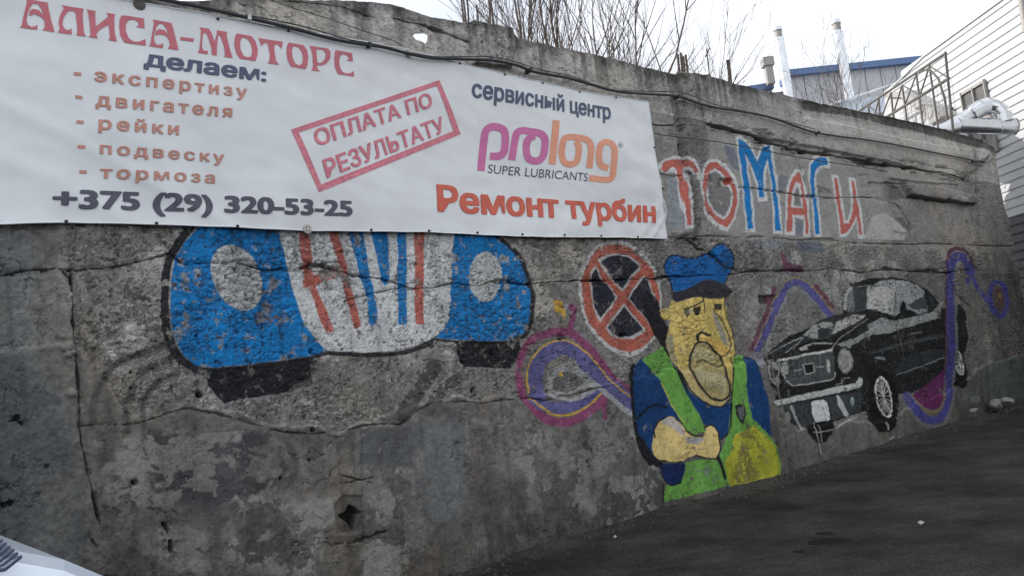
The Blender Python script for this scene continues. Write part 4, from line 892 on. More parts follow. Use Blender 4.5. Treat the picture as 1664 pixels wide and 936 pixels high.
def ground_piece(name, sel, m):
    k0 = (ii * nb_ + jj)[sel]; F0 = np.stack([k0, k0 + nb_, k0 + nb_ + 1, k0 + 1], -1); us_, inv = np.unique(F0, return_inverse=True)
    me = bpy.data.meshes.new(name); co_ = np.stack([GX.ravel(), GY.ravel(), ghz.ravel()], -1)[us_]; fc_ = inv.reshape(-1).astype(np.int32)
    me.vertices.add(len(us_)); me.vertices.foreach_set('co', co_.astype(np.float32).ravel()); me.loops.add(len(fc_)); me.loops.foreach_set('vertex_index', fc_)
    me.polygons.add(len(fc_) // 4); me.polygons.foreach_set('loop_start', np.arange(0, len(fc_), 4, dtype=np.int32)); me.polygons.foreach_set('use_smooth', np.ones(len(fc_) // 4, bool)); me.update(calc_edges=True)
    return link(name, me, m)
bpy.data.objects.remove(gr); gr = ground_piece('ground', dq == 0, M_ASPH); tag(gr, kind='structure')
for k, q_ in enumerate(DL_):
    if (dq == k + 1).any(): tag(ground_piece('damp_patch', dq == k + 1, M_OIL), q_[4], 'stain', 'dark damp patches on the asphalt')
M_OIL.node_tree.nodes['Principled BSDF'].inputs['Specular IOR Level'].default_value = 0.15
M_LITTER = mat('litter_paper', (0.32, 0.32, 0.31), 0.8, var=0.1)
for (x, y, w, lb) in ((1497, 857, 0.034, 'pale scrap of paper lying alone on the asphalt at the right'), (801, 913, 0.03, 'tiny white scrap by the wall foot, bottom centre'), (1000, 761 + 118, 0.02, 'tiny pale scrap on the asphalt left of the damp patch'), (1312, 730, 0.03, 'white scrap on the asphalt under the painted coupe')):
    q = at_z(x, y); s_ = MB(); s_.add([(-w, -w * .5, 0), (w * .9, -w * .7, .01), (w, w * .6, .004), (-w * .6, w * .5, .015), (0.1 * w, 0, .03)], [(0, 1, 4), (1, 2, 4), (2, 3, 4), (3, 0, 4)])
    o = s_.build('paper_scrap', M_LITTER); o.location = (q[0], q[1], 0.03); tag(o, lb, 'litter', 'scraps of litter on the asphalt')

# ================================================================== BANNER
M_BAN = mat('banner_vinyl', (0.70, 0.722, 0.742), 0.42, var=0.075, scale=1.6, bump=0.08, bscale=9)
def bt(u): return np.interp(u, [0.2, 2.1, 3.1, 4.8, 8.83], [4.94, BT(164, 0), BT(320, 25), BT(600, 74), BT(1046.9, 168)])
def BT(x, y): return at_y(x, y)[2]
def BU(x, y): return at_y(x, y)[0]
tpx = [(164, 0), (220, 9), (320, 25), (401, 40), (500, 57), (600, 74), (646, 82), (740, 106), (814, 123), (937, 150), (1046.9, 168)]
bpx = [(0, 367), (104, 363.5), (249, 367.5), (379, 372), (500, 377), (690, 379), (842, 386), (880, 387), (1010, 387.5), (1076.7, 389.4)]
TU = [at_y(*p)[0] for p in tpx]; TZ = [at_y(*p)[2] for p in tpx]; BUu = [at_y(*p)[0] for p in bpx]; BZ = [at_y(*p)[2] for p in bpx]
UL, UR = 0.35, TU[-1]
def bz(u, k):
    top = np.interp(u, [UL] + TU, [TZ[0] - 0.02] + TZ); bot = np.interp(u, [UL] + BUu, [BZ[0] - 0.01] + BZ); return bot + (top - bot) * k
def brelief(u, z):      # how far the cloth stands off the wall
    k = np.clip((z - bz(u, 0 * u)) / 1.85, 0, 1)
    e = 0.062 + 0.016 * np.sin(u * 1.1 + 1.2 * z) * np.sin(k * 3.14)
    e = e + 0.021 * (fbm(u * 1.1 + 0.9 * z, z * 2.3 - u * 0.25, 3, 301) - 0.5) * 2 + 0.006 * (fbm(u * 3.5 + 3.0 * z, z * 3.5 - u * 0.6, 3, 305) - 0.5)
    e = e + 0.004 * np.sin(u * 16 + 3 * np.sin(z * 2)) * np.exp(-(1 - k) * 9) + 0.005 * np.sin(u * 13 + 2 * np.sin(z * 3)) * np.exp(-k * 8)
    d = (UR - u) * 0.9 + k * 1.85; e = e + 0.010 * np.exp(-((d - 0.30) / 0.05) ** 2) + 0.006 * np.exp(-((d - 0.52) / 0.06) ** 2)
    d2 = (u - 0.35) * 0.55 + k * 1.85; e = e + 0.012 * np.exp(-((d2 - 1.05) / 0.10) ** 2) + 0.008 * np.exp(-((d2 - 1.45) / 0.07) ** 2)
    return e
ub = np.linspace(UL, UR, 420); kb = np.linspace(0, 1, 110); BUg, BKg = np.meshgrid(ub, kb, indexing='ij')
shear = (BUu[-1] - TU[-1]); BZg = bz(BUg, BKg); BUg2 = BUg + shear * (1 - BKg) * np.clip((BUg - UL) / (UR - UL), 0, 1)
root_b = empty('advertising_banner', (0, 0, 0)); tag(root_b, 'wide white vinyl banner with red, navy and orange print hung along the wall', 'banner')
cloth = grid_obj('cloth', BUg2, -brelief(BUg2, BZg) , BZg, M_BAN, root_b)
edge_pts = [(BUg2[i, 0], -brelief(BUg2[i, 0], BZg[i, 0]), BZg[i, 0]) for i in range(0, 420, 3)]
hem = MB(); 
def row(I, J): return [(BUg2[i, j], -brelief(BUg2[i, j], BZg[i, j]) - 0.001, BZg[i, j]) for i, j in zip(I, J)]
hem.tube(row(range(0, 420, 3), [0] * 140), 0.006, 5); hem.tube(row(range(0, 420, 3), [109] * 140), 0.006, 5); hem.tube(row([419] * 37, range(0, 110, 3)), 0.006, 5)
hem.build('hem', M_BAN, root_b, True)
def pm(name, c, rough=0.5): return mat(name, tuple(alb(c)), rough, var=0.10, scale=14)
INKS = {'maroon': pm('print_maroon', (172, 90, 102)), 'navy': pm('print_navy', (62, 72, 98)), 'rose': pm('print_rose', (170, 120, 106)), 'slate': pm('print_slate', (66, 68, 82)),
        'stamp': pm('print_stamp_red', (180, 92, 108)), 'magenta': pm('print_magenta', (178, 92, 140)), 'orange': pm('print_orange', (200, 136, 108)), 'brick': pm('print_brick', (184, 82, 62))}
INKS['stamp'] = mat('print_stamp_red', tuple(alb((184, 104, 118))), 0.5, var=0.30, scale=30)
def to_wall_mesh(name, verts2d, faces, m, parent, lift=0.004, cut=0.12, lifts=None):
    bm = bmesh.new(); vs = [bm.verts.new((x, -(lifts[i] if lifts else 0), z)) for i, (x, z) in enumerate(verts2d)]
    for f in faces:
        try: bm.faces.new([vs[i] for i in f])
        except ValueError: pass
    xs = [v[0] for v in verts2d]; zs = [v[1] for v in verts2d]
    for ax, lo, hi in ((0, min(xs), max(xs)), (2, min(zs), max(zs))):
        q = math.ceil(lo / cut) * cut
        while q < hi:
            no = Vector((0, 0, 0)); no[ax] = 1; co_ = Vector((0, 0, 0)); co_[ax] = q
            bmesh.ops.bisect_plane(bm, geom=bm.verts[:] + bm.edges[:] + bm.faces[:], plane_co=co_, plane_no=no); q += cut
    A = np.array([(v.co.x, v.co.z) for v in bm.verts]); r = brelief(A[:, 0], A[:, 1])
    for v, e in zip(bm.verts, r): v.co.y += -e - lift
    bmesh.ops.recalc_face_normals(bm, faces=bm.faces)
    if sum(f.normal.y for f in bm.faces) > 0: bmesh.ops.reverse_faces(bm, faces=bm.faces)
    me = bpy.data.meshes.new(name); bm.to_mesh(me); bm.free(); return link(name, me, m, parent)
def shape2d(loops):       # loops of photograph pixels -> wall coords + triangles
    L3 = [[Vector((at_y(x, y)[0], at_y(x, y)[2], 0)) for x, y in lp] for lp in loops]
    tri = tessellate_polygon(L3); flat = [(v.x, v.y) for lp in L3 for v in lp]; return flat, [tuple(t_) for t_ in tri]
def print_shape(name, loops, ink, lift=0.004):
    v, f = shape2d(loops); return to_wall_mesh(name, v, f, INKS[ink], root_b, lift)
def print_stroke(name, p, w, ink, lift=0.004, sm=True):
    if sm: p = smooth(p, False, 6)
    Lp, Rp = [], []
    for i, a in enumerate(p):
        b0 = p[max(i - 1, 0)]; b1 = p[min(i + 1, len(p) - 1)]; dx, dy = b1[0] - b0[0], b1[1] - b0[1]; l = math.hypot(dx, dy) or 1
        Lp.append((a[0] - dy / l * w / 2, a[1] + dx / l * w / 2)); Rp.append((a[0] + dy / l * w / 2, a[1] - dx / l * w / 2))
    k = len(p); vv = [(at_y(*q)[0], at_y(*q)[2]) for q in Lp + Rp]
    return to_wall_mesh(name, vv, [(i, i + 1, k + i + 1, k + i) for i in range(k - 1)], INKS[ink], root_b, lift)
_cv = bpy.data.curves.new('lettering', 'FONT'); _to = bpy.data.objects.new('lettering', _cv); COL.objects.link(_to)
_cv.dimensions = '2D'; _cv.fill_mode = 'NONE'; _cv.resolution_u = 4
def text2d(s, space=1.0):        # outlines of the built-in typeface, filled here because its glyphs are made of overlapping strokes
    _cv.body = s; _cv.space_character = space
    bpy.context.view_layer.update(); dg = bpy.context.evaluated_depsgraph_get()
    me = bpy.data.meshes.new_from_object(_to.evaluated_get(dg)); co = [(a.co.x, a.co.y) for a in me.vertices]; nb = {}
    for e in me.edges:
        a, b = e.vertices; nb.setdefault(a, []).append(b); nb.setdefault(b, []).append(a)
    bpy.data.meshes.remove(me); seen = set(); loops = []
    for i in range(len(co)):
        if i in seen or i not in nb: continue
        lp = [i]; seen.add(i); prev, cur = i, min(nb[i])
        while cur != i and cur not in seen: lp.append(cur); seen.add(cur); nx = [k for k in nb[cur] if k != prev] or [i]; prev, cur = cur, nx[0]
        lp = sorted(lp) if max(lp) - min(lp) + 1 == len(lp) else lp
        loops.append([co[k] for k in lp])
    ar = lambda l: sum(l[i][0] * l[(i + 1) % len(l)][1] - l[(i + 1) % len(l)][0] * l[i][1] for i in range(len(l))) / 2
    A = [ar(l) for l in loops]; sg = A[max(range(len(A)), key=lambda i: abs(A[i]))] > 0
    def within(p, l):
        r = False
        for i in range(len(l)):
            (ax, ay), (bx, by) = l[i], l[(i + 1) % len(l)]
            if (ay > p[1]) != (by > p[1]) and p[0] < (bx - ax) * (p[1] - ay) / (by - ay) + ax: r = not r
        return r
    outs = [i for i in range(len(loops)) if (A[i] > 0) == sg]; holes = {i: [] for i in outs}
    for h in range(len(loops)):
        if h in holes: continue
        c = [o for o in outs if within(loops[h][0], loops[o])]
        if c: holes[min(c, key=lambda o: abs(A[o]))].append(h)
        else: holes[h] = []; outs.append(h)
    V_, F_ = [], []
    for n_, o in enumerate(outs):
        grp = [loops[o]] + [loops[h] for h in holes[o]]; tri = tessellate_polygon([[Vector((x, y, 0)) for x, y in l] for l in grp]); n0 = len(V_)
        V_ += [(x, y, 0.00012 * (n_ % 3)) for l in grp for x, y in l]; F_ += [tuple(k + n0 for k in t_) for t_ in tri]
    return V_, F_
XH, CH = 0.542, 0.682
def banner_text(name, s, bl, br, tl, ink, cap=False, bold=0.02, space=1.0):
    v, f = text2d(s, space); x0 = min(a[0] for a in v) - bold; x1 = max(a[0] for a in v) + bold
    A = np.array([at_y(*bl)[0], at_y(*bl)[2]]); B = np.array([at_y(*br)[0], at_y(*br)[2]]); T_ = np.array([at_y(*tl)[0], at_y(*tl)[2]])
    by = max(bold, 0) * 0.7; h = (CH if cap else XH) + 2 * by; ex = (B - A) / (x1 - x0); ey = (T_ - A) / h
    SH_ = [(0, 0)] if bold <= 0 else [(0, 0), (-1, 0), (1, 0), (-.75, .9), (.75, .9), (-.75, -.9), (.75, -.9), (-.4, 0), (.4, 0)]
    vv, ff, ll = [], [], []
    for k_, (sx_, sy_) in enumerate(SH_):          # a heavy face: the outline thickened by layered passes of ink
        n0 = len(vv); vv += [tuple(A + ex * (x + sx_ * bold - x0) + ey * (y + by + sy_ * by)) for x, y, _z in v]
        ll += [0.0004 * k_ + z_ for _x, _y, z_ in v]; ff += [tuple(i + n0 for i in t_) for t_ in f]
    # one object per word: split where the gap between glyphs is wide
    par = list(range(len(v)))
    def find(i):
        while par[i] != i: i = par[i]
        return i
    for t_ in f:
        r0 = find(t_[0])
        for k in t_[1:]: par[find(k)] = r0
    comp = {}
    for i in range(len(v)): comp.setdefault(find(i), []).append(i)
    cs = sorted(((min(v[i][0] for i in c), max(v[i][0] for i in c), c) for c in comp.values()), key=lambda q: q[0]); word = {}; wi = 0; xe = cs[0][1]
    for lo, hi, c in cs:
        if lo - xe > 0.19 + 0.9 * (space - 1): wi += 1
        xe = max(xe, hi)
        for i in c: word[i] = wi
    o = None; nv = len(v)
    for w_ in range(wi + 1):
        fs = [t_ for t_ in ff if word[t_[0] % nv] == w_]; us_ = sorted({i for t_ in fs for i in t_}); mp_ = {k: j for j, k in enumerate(us_)}
        if fs: o = to_wall_mesh(name, [vv[i] for i in us_], [tuple(mp_[i] for i in t_) for t_ in fs], INKS[ink], root_b, lifts=[ll[i] for i in us_])
    return o
ALI = ['105 30 295 60 300 100 325 210 358 322 250 305 270 275 268 225 237 188 180 162 130 178 135 130 165 116 215 128 257 172 235 110 205 75 165 70 135 105 115 160 106 210 118 255 150 275 185 268 205 255 203 300 50 280 65 255 80 180 108 60',
 '422 80 620 110 610 160 615 260 622 330 640 360 548 350 560 335 560 250 548 150 525 128 480 135 445 180 430 230 432 270 455 298 485 305 508 285 512 343 385 325 405 290 392 240 408 170 442 105',
 '645 115 728 130 722 150 728 270 770 235 835 185 838 165 825 145 905 157 895 190 900 330 920 402 840 390 855 370 850 300 842 250 760 300 730 345 748 377 662 365 680 345 672 230 662 150',
 '960 168 1000 168 1160 195 1168 283 1090 270 1115 255 1110 225 1075 205 1030 205 1000 245 1000 310 1025 370 1070 400 1120 402 1175 378 1178 438 985 410 950 350 940 270 945 200',
 '1243 205 1408 235 1425 290 1450 390 1472 478 1375 463 1395 435 1385 385 1360 350 1310 335 1265 348 1270 305 1300 290 1345 300 1380 342 1360 285 1330 245 1300 240 1275 270 1258 320 1250 370 1260 410 1285 430 1310 428 1335 415 1333 460 1205 440 1222 415 1232 350 1250 240',
 '1488 358 1610 375 1605 403 1487 387']
MOT = [['105 52 190 65 215 105 240 185 262 105 260 78 350 92 352 140 385 270 405 325 328 315 335 290 325 220 290 125 272 125 262 220 262 303 218 298 215 240 185 150 165 105 140 100 130 160 128 225 140 258 165 262 182 258 180 292 90 280 105 250 115 150 118 80'],
 ['440 105 575 128 610 170 632 240 628 300 608 353 470 333 435 280 417 200 422 140', '490 140 540 155 570 200 582 260 570 310 540 322 500 305 475 250 470 180'],
 ['640 142 858 175 848 242 832 225 810 200 785 200 780 250 795 350 822 385 718 370 735 350 740 290 722 190 695 185 665 215 655 185'],
 ['910 183 1045 207 1075 250 1087 310 1080 380 1065 422 930 400 900 350 888 280 892 220', '955 215 1000 228 1030 270 1040 330 1030 375 1000 390 965 370 942 310 938 250'],
 ['1098 212 1260 238 1285 270 1280 330 1245 375 1200 390 1165 382 1170 420 1197 442 1115 432 1130 400 1125 300 1110 240', '1160 245 1215 250 1240 285 1235 330 1205 365 1170 363 1160 300'],
 ['1330 253 1480 278 1486 353 1430 345 1448 330 1440 305 1405 288 1375 300 1362 340 1370 400 1390 440 1430 460 1470 455 1495 437 1498 488 1352 465 1325 400 1318 320 1322 270']]
for s_ in ALI: print_shape('printed_letter', [pts('A1', s_)], 'maroon')
for lp in MOT: print_shape('printed_letter', [pts('A2', q) for q in lp], 'maroon')
banner_text('printed_word', 'делаем:', (228, 112.5), (427, 137.5), (230, 91.5), 'navy', bold=0.035)
for s_, bl, br, tl, d0, d1 in (('экспертизу', (147.5, 137.5), (395, 163.5), (148.5, 121), (115, 125), (127, 126.5)), ('двигателя', (150, 177.5), (370.5, 196.5), (151, 160.5), (117.5, 162.5), (129, 164)),
                               ('рейки', (154, 215.5), (284, 225), (155, 199), (119.5, 203), (131, 204)), ('подвеску', (156.5, 255), (358, 269), (157, 240), (121.5, 243), (133.5, 244)), ('тормоза', (157, 293.5), (343, 302), (158, 278), (125, 282.5), (137, 283.2))):
    banner_text('printed_word', s_, bl, br, tl, 'rose', bold=0.032, space=1.35); print_stroke('printed_dash', [d0, d1], 5.2, 'rose', sm=False)
banner_text('printed_word', '+375 (29) 320-53-25', (81, 341.5), (566, 354.8), (81.5, 310), 'slate', cap=True, bold=0.046)
banner_text('printed_word', 'сервисный центр', (761, 160.5), (986.5, 197), (761.5, 138), 'navy', bold=0.030)
banner_text('printed_word', 'Ремонт турбин', (704, 346.5), (1059, 364.5), (703, 304), 'brick', cap=True, bold=0.042)
banner_text('printed_word', 'SUPER LUBRICANTS', (787.5, 283), (948, 297), (789.5, 268.8), 'slate', cap=True, bold=-0.004)
banner_text('stamped_word', 'ОПЛАТА ПО', (507.5, 242.5), (699.5, 175.5), (501, 217.5), 'stamp', cap=True, bold=0.030)
banner_text('stamped_word', 'РЕЗУЛЬТАТУ', (523.5, 293.5), (720, 216.5), (515.5, 266), 'stamp', cap=True, bold=0.030)
print_shape('stamped_frame', [pts('B2', '65 340 678 133 768 352 178 595'), pts('B2', '97 351 668 157 738 340 188 563')], 'stamp')
for w_, s_ in ((80, '112 662 148 330 158 255 190 205 240 188 300 195 355 225 374 290 372 400 355 470 310 500 250 505 212 503'), (76, '445 545 478 330 492 265 520 238 560 230 640 242 720 255 775 290 796 350 790 440 775 510 730 552 680 555 630 535 602 480 600 400 612 335 650 300 688 288')):
    print_stroke('printed_logo_letter', pts('PR', s_), w_ / 6.656, 'magenta')
for w_, s_ in ((76, '912 122 872 595'),): print_stroke('printed_logo_letter', pts('PR', s_), w_ / 6.656, 'orange', sm=False)
print_stroke('printed_logo_letter', pts('PR', '1120 350 1150 400 1152 480 1135 560 1090 592 1040 592 995 560 973 480 978 390 1000 325 1050 303 1130 310 1210 325 1262 360 1283 430 1278 520 1270 636'), 68 / 6.656, 'orange')
print_stroke('printed_logo_letter', pts('PR', '1470 635 1410 618 1375 570 1365 480 1380 400 1420 362 1460 360 1505 385 1530 450 1526 560 1520 700 1500 750 1450 762 1360 752 1270 742'), 66 / 6.656, 'orange')
print_stroke('printed_mark', ellipse(999.3, 239, 3.6, 4.4) + [ellipse(999.3, 239, 3.6, 4.4)[0]], 0.55, 'slate', sm=False); banner_text('printed_mark', 'R', (997.6, 241.6), (1001.2, 242), (997.6, 236.8), 'slate', cap=True, bold=0)
bpy.data.objects.remove(_to); bpy.data.curves.remove(_cv)
M_WASH = mat('zinc_washer', (0.42, 0.41, 0.37), 0.5, 0.3, var=0.3, scale=40); M_NAIL = mat('dark_nail', (0.03, 0.03, 0.04), 0.5, 0.4)
def bpos(x, y, lift=0.004):
    u, z = at_y(x, y)[0], at_y(x, y)[2]; return u, -float(brelief(np.array(u), np.array(z))) - lift, z
def disc(r, h, holes, n=20):
    d = MB(); ring = [(r * math.cos(2 * math.pi * i / n), r * math.sin(2 * math.pi * i / n)) for i in range(n)]
    vs = [(a, 0, b) for a, b in ring] + [(a * .93, -h, b * .93) for a, b in ring] + [(a * .6, -h * 1.4, b * .6) for a, b in ring]
    return d.add(vs, [(i, (i + 1) % n, n + (i + 1) % n, n + i) for i in range(n)] + [(n + i, n + (i + 1) % n, 2 * n + (i + 1) % n, 2 * n + i) for i in range(n)] + [tuple(range(2 * n, 3 * n))])
for x, y in ((657.5, 88.5), (494, 374.5)):
    o = disc(0.045, 0.008, 4).build('washer', M_WASH, root_b, False); o.location = bpos(x, y)
    for dx, dz in ((-.013, .013), (.013, .013), (-.013, -.013), (.013, -.013)):
        h = disc(0.006, 0.003, 0, 8).build('washer_hole', M_NAIL, o); h.location = (dx, -0.0105, dz)
for i, (x, y) in enumerate([(222, 12), (349, 35.5), (463, 54.5), (567, 71.5), (740, 107), (814, 124.5), (875, 138), (937, 151.5), (995, 161), (104, 362.5), (249, 366), (379, 371), (597, 376.2), (690, 377.5), (770, 380), (842, 383), (910, 384), (970, 385), (1030, 386.5), (1056.5, 242), (1068, 309)]):
    o = disc(0.013 if i else 0.05, 0.008, 0, 10).build('grommet', M_NAIL if i else mat('rusty_disc', (0.10, 0.09, 0.085), 0.9, var=0.4, scale=30), root_b); o.location = bpos(x, y)

# ================================================================== CABLES, REBAR
M_CAB = mat('black_cable', (0.020, 0.022, 0.028), 0.6, var=0.3, scale=5); M_RUST = mat('rusty_steel', (0.085, 0.066, 0.058), 0.9, 0.1, var=0.4, scale=20)
def wall_curve(p, off_, sm=True):
    p = smooth(p, False, 4) if sm else p
    return [(at_y(x, y, -off_)[0], -off_ + 0.0, at_y(x, y, -off_)[2]) for x, y in p]
P_ = [(150, -22), (210, -12), (270, 0), (330, 12), (400, 28), (480, 47), (520, 58), (570, 69), (620, 76), (660, 86), (700, 94), (750, 96), (800, 98), (840, 106), (870, 117), (920, 126), (960, 137), (1000, 148), (1040, 152), (1100, 156), (1130, 166), (1160, 174), (1210, 182), (1250, 190), (1290, 204), (1320, 214), (1360, 221), (1400, 226), (1450, 234), (1500, 244), (1550, 254), (1600, 264)]
ca = empty('thick_black_cable'); tag(ca, 'thick black cable sagging along the top of the wall above the banner', 'cable')
MB().tube(wall_curve(P_, 0.10), [0.017] * (4 * len(P_) - 3), 8).build('sheath', M_CAB, ca, True)
P2 = [(a + 6 * math.sin(i * 1.3), b - 4 - 2.5 * math.sin(i * 0.9)) for i, (a, b) in enumerate(P_[4:26])]
MB().tube(wall_curve(P2, 0.11), 0.006, 6).build('carrier_wire', M_CAB, ca, True)
cl = MB(); q = at_y(403, 20, -0.10)
M_CLIP = mat('white_clip', (0.6, 0.6, 0.58), 0.6)
for x, y in ((404, 29), (600, 73), (862, 114), (1102, 156.5), (1330, 215.5)):
    q = at_y(x, y, -0.10); d = MB(); d.box((q[0] - .015, -0.125, q[2] - .022), (q[0] + .015, -0.02, q[2] + .022)); d.build('cable_clip', M_CLIP if x < 500 else M_CAB, ca)
w = MB().tube(wall_curve([(1064, 217), (1075, 219), (1115, 224), (1170, 231), (1230, 242), (1290, 254), (1350, 264), (1400, 271), (1440, 278)], 0.13), 0.007, 6).build('thin_wire', M_RUST, None, True); tag(w, 'thin rusty wire crossing the tall painted wall letters', 'wire')
w = MB().tube(wall_curve([(440, 0), (480, 14), (530, 29), (590, 50), (640, 66), (655, 75)], 0.12), 0.004, 5).build('thin_wire', M_CAB, None, True); tag(w, 'thin dark wire above the thick cable at upper left', 'wire')
w = MB().tube(wall_curve([(1040, 148), (1068, 135), (1088, 121), (1094, 130), (1096, 150)], 0.12), 0.004, 5).build('thin_wire', M_CAB, None, True); tag(w, 'short dark wire rising from the cable to the wall top', 'wire')
w = MB().tube([tuple(at_y(x, y, yy)) for x, y, yy in ((1580, 262, -.12), (1598, 262, -.13), (1606, 255, -.1), (1604, 236, -.02), (1598, 228, .1), (1588, 228, .2))], 0.03, 8).build('cable_end', M_CAB, None, True); tag(w, 'black cable looping over the top corner at the far end of the wall', 'cable')
w = MB().tube([tuple(at_y(x, y, yy)) for x, y, yy in ((1556, 322, -.05), (1562, 321, -.22), (1572, 323, -.2))], 0.012, 6).build('bent_pin', M_CLIP, None, True); tag(w, 'short pale bent pin sticking out near the far end of the wall', 'pin')
def rods(label, bases, r, mtl, group, cat='rebar', name='rebar_rod'):
    o = empty(name + 's' if name == 'rebar_rod' else name, tuple(at_y(bases[0][0], bases[0][1], 0.15))); tag(o, label, cat, group)
    for (x0, y0, x1, y1) in bases:
        a = Vector(at_y(x0, y0, 0.15)); b = Vector(at_y(x1, y1, 0.15)); a.z -= 0.12
        MB().tube([a - o.location, (a + b) / 2 - o.location + Vector((0.005, 0, 0)), b - o.location], r, 6).build('rod', mtl, o, True)
rods('cluster of rusty rods on the wall top left of the bare shrubs', [(752, 26, 748, -14), (756, 27, 751, -16), (760, 28, 758, -12), (776, 32, 774, 8), (795, 34, 793, -14), (800, 35, 797, -4)], 0.012, M_RUST, 'rebar on the wall top')
rods('four rusty rods standing on the wall top beside the concrete column', [(1103, 120, 1101, 88), (1108, 121, 1106, 86), (1112, 121, 1110, 92), (1117, 122, 1114, 89)], 0.018, M_RUST, 'rebar on the wall top')
rods('single thick rusty post on the wall top left of the blue roof', [(1186, 134, 1183, 98)], 0.03, M_RUST, 'rebar on the wall top', 'post', 'rusty_post')
rods('thin rusty stake with a short crosspiece beside the rod cluster', [(1152, 124, 1148, 79), (1144, 80, 1153, 78)], 0.010, M_RUST, 'rebar on the wall top', 'stake', 'rusty_stake')

# ================================================================== BUILDINGS BEHIND
SD = Vector((0.614, 0.789, 0)).normalized(); SN = Vector((-SD.y, SD.x, 0))       # metal-sided building: its length and the way its wall faces
P0 = Vector((25.0, 0.2, 0))
M_SIDE = mat('pale_metal_siding', (0.50, 0.52, 0.545), 0.45, 0.15, var=0.08, scale=1.5); M_SIDE_SHADE = mat('shade_dark_siding', (0.055, 0.06, 0.07), 0.5, 0.2, var=0.2, scale=3); M_TRIM = mat('blue_trim', (0.085, 0.15, 0.30), 0.5, var=0.1)
M_GREY = mat('grey_cladding', (0.40, 0.41, 0.43), 0.6, var=0.08, scale=0.8); M_DARKGL = mat('dark_window_glass', (0.05, 0.055, 0.06), 0.15); M_DUCT = mat('galvanised_steel', (0.60, 0.62, 0.65), 0.20, 0.92, var=0.12, scale=4)
M_FRAME = mat('grey_steel_frame', (0.30, 0.29, 0.28), 0.6, 0.3, var=0.2, scale=9)
FW = Vector((0.678, 0.725, 0)).normalized(); RT = Vector((FW.y, -FW.x, 0))
def bp_(x, y, dist): return Vector(on_plane(x, y, np.array(Vector(CAM) + FW * dist), np.array(FW)))
def sp(x, y, off_=0.0): return Vector(on_plane(x, y, np.array(P0 + SN * off_), np.array(SN)))
def s_of(p): return (Vector((p[0], p[1], 0)) - P0).dot(SD)
ztopS = sp(1563, 49).z; s_far = s_of(sp(1500, 96)); s_low = s_of(sp(1438, 155)); z_low = sp(1438, 155).z
print('siding top', ztopS, s_far, s_low, z_low)
sb = empty('metal_sided_building', tuple(P0)); sb.rotation_euler = (0, 0, math.atan2(SD.y, SD.x)); tag(sb, 'tall building clad in pale horizontal metal siding at the right edge', 'building')
# local axes of the building: x along the wall, y = SN outwards
def loc(p): q = Vector(p) - P0; return Vector((q.dot(SD), q.dot(SN), p[2]))
pitch = 0.235; zz = -0.1; k = 0
S0 = -14.0
sh = {}
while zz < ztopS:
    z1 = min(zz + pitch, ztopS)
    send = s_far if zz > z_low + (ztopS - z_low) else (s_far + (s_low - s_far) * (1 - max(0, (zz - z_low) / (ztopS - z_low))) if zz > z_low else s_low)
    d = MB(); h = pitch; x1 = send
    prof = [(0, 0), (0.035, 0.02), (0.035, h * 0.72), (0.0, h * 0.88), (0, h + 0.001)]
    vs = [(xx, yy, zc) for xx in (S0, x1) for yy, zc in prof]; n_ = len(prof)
    d.add(vs, [(i, i + 1, n_ + i + 1, n_ + i) for i in range(n_ - 1)]); o = d.build('siding_panel' if zz > 4.4 else 'shaded_siding_slat', M_SIDE if zz > 4.4 else M_SIDE_SHADE, sb); o.location = (0, 0, zz); zz += pitch; k += 1  # low rows: darker copy of the siding, alley shade painted in
d = MB(); d.add([(S0, -0.01, -0.2), (s_low, -0.01, -0.2), (s_low, -0.01, z_low), (s_far, -0.01, ztopS), (S0, -0.01, ztopS), (S0, -14, -0.2), (s_low, -14, -0.2), (s_low, -14, z_low), (s_far, -14, ztopS), (S0, -14, ztopS)],
       [(0, 1, 2, 3, 4), (5, 9, 8, 7, 6), (0, 5, 6, 1), (1, 6, 7, 2), (2, 7, 8, 3), (3, 8, 9, 4), (4, 9, 5, 0)]); d.build('wall', M_SIDE, sb)
d = MB(); d.bar((S0, 0.06, ztopS + .03), (s_far, 0.06, ztopS + .01), 0.03, 0.03); d.build('roof_edge', M_SIDE, sb)
d = MB(); d.bar((s_far + 0.02, 0.05, ztopS), (s_low, 0.05, z_low), 0.04, 0.04); d.build('roof_edge', M_SIDE, sb)
# window with its frame and the dark opening
wa, wb, wc, wd = loc(sp(1567, 156)), loc(sp(1603, 128)), loc(sp(1630, 238)), loc(sp(1605, 254))
wx0, wx1 = sorted([(wa.x + 0 * wd.x), (wb.x)]); wz0 = (wc.z + wd.z) / 2; wz1 = (wa.z + wb.z) / 2
print('win', wa, wb, wc, wd)
fr = MB()
for a, b in (((wx0, .09, wz0), (wx1, .09, wz0)), ((wx0, .09, wz1), (wx1, .09, wz1)), ((wx0, .09, wz0 - .05), (wx0, .09, wz1 + .05)), ((wx1, .09, wz0 - .05), (wx1, .09, wz1 + .05)), ((wx0, .085, (wz0 + wz1) / 2), (wx1, .085, (wz0 + wz1) / 2)), (((wx0 + wx1) / 2, .087, wz0), ((wx0 + wx1) / 2, .087, wz1))):
    fr.bar(a, b, 0.04, 0.08)
wf = fr.build('window', M_FRAME, sb); M_PANE = mat('grey_window_pane', (0.10, 0.10, 0.10), 0.25, var=0.15, scale=2)
d = MB(); d.box((wx0, 0.045, wz0), (wx1, 0.06, wz1)); d.build('pane', M_PANE, wf)
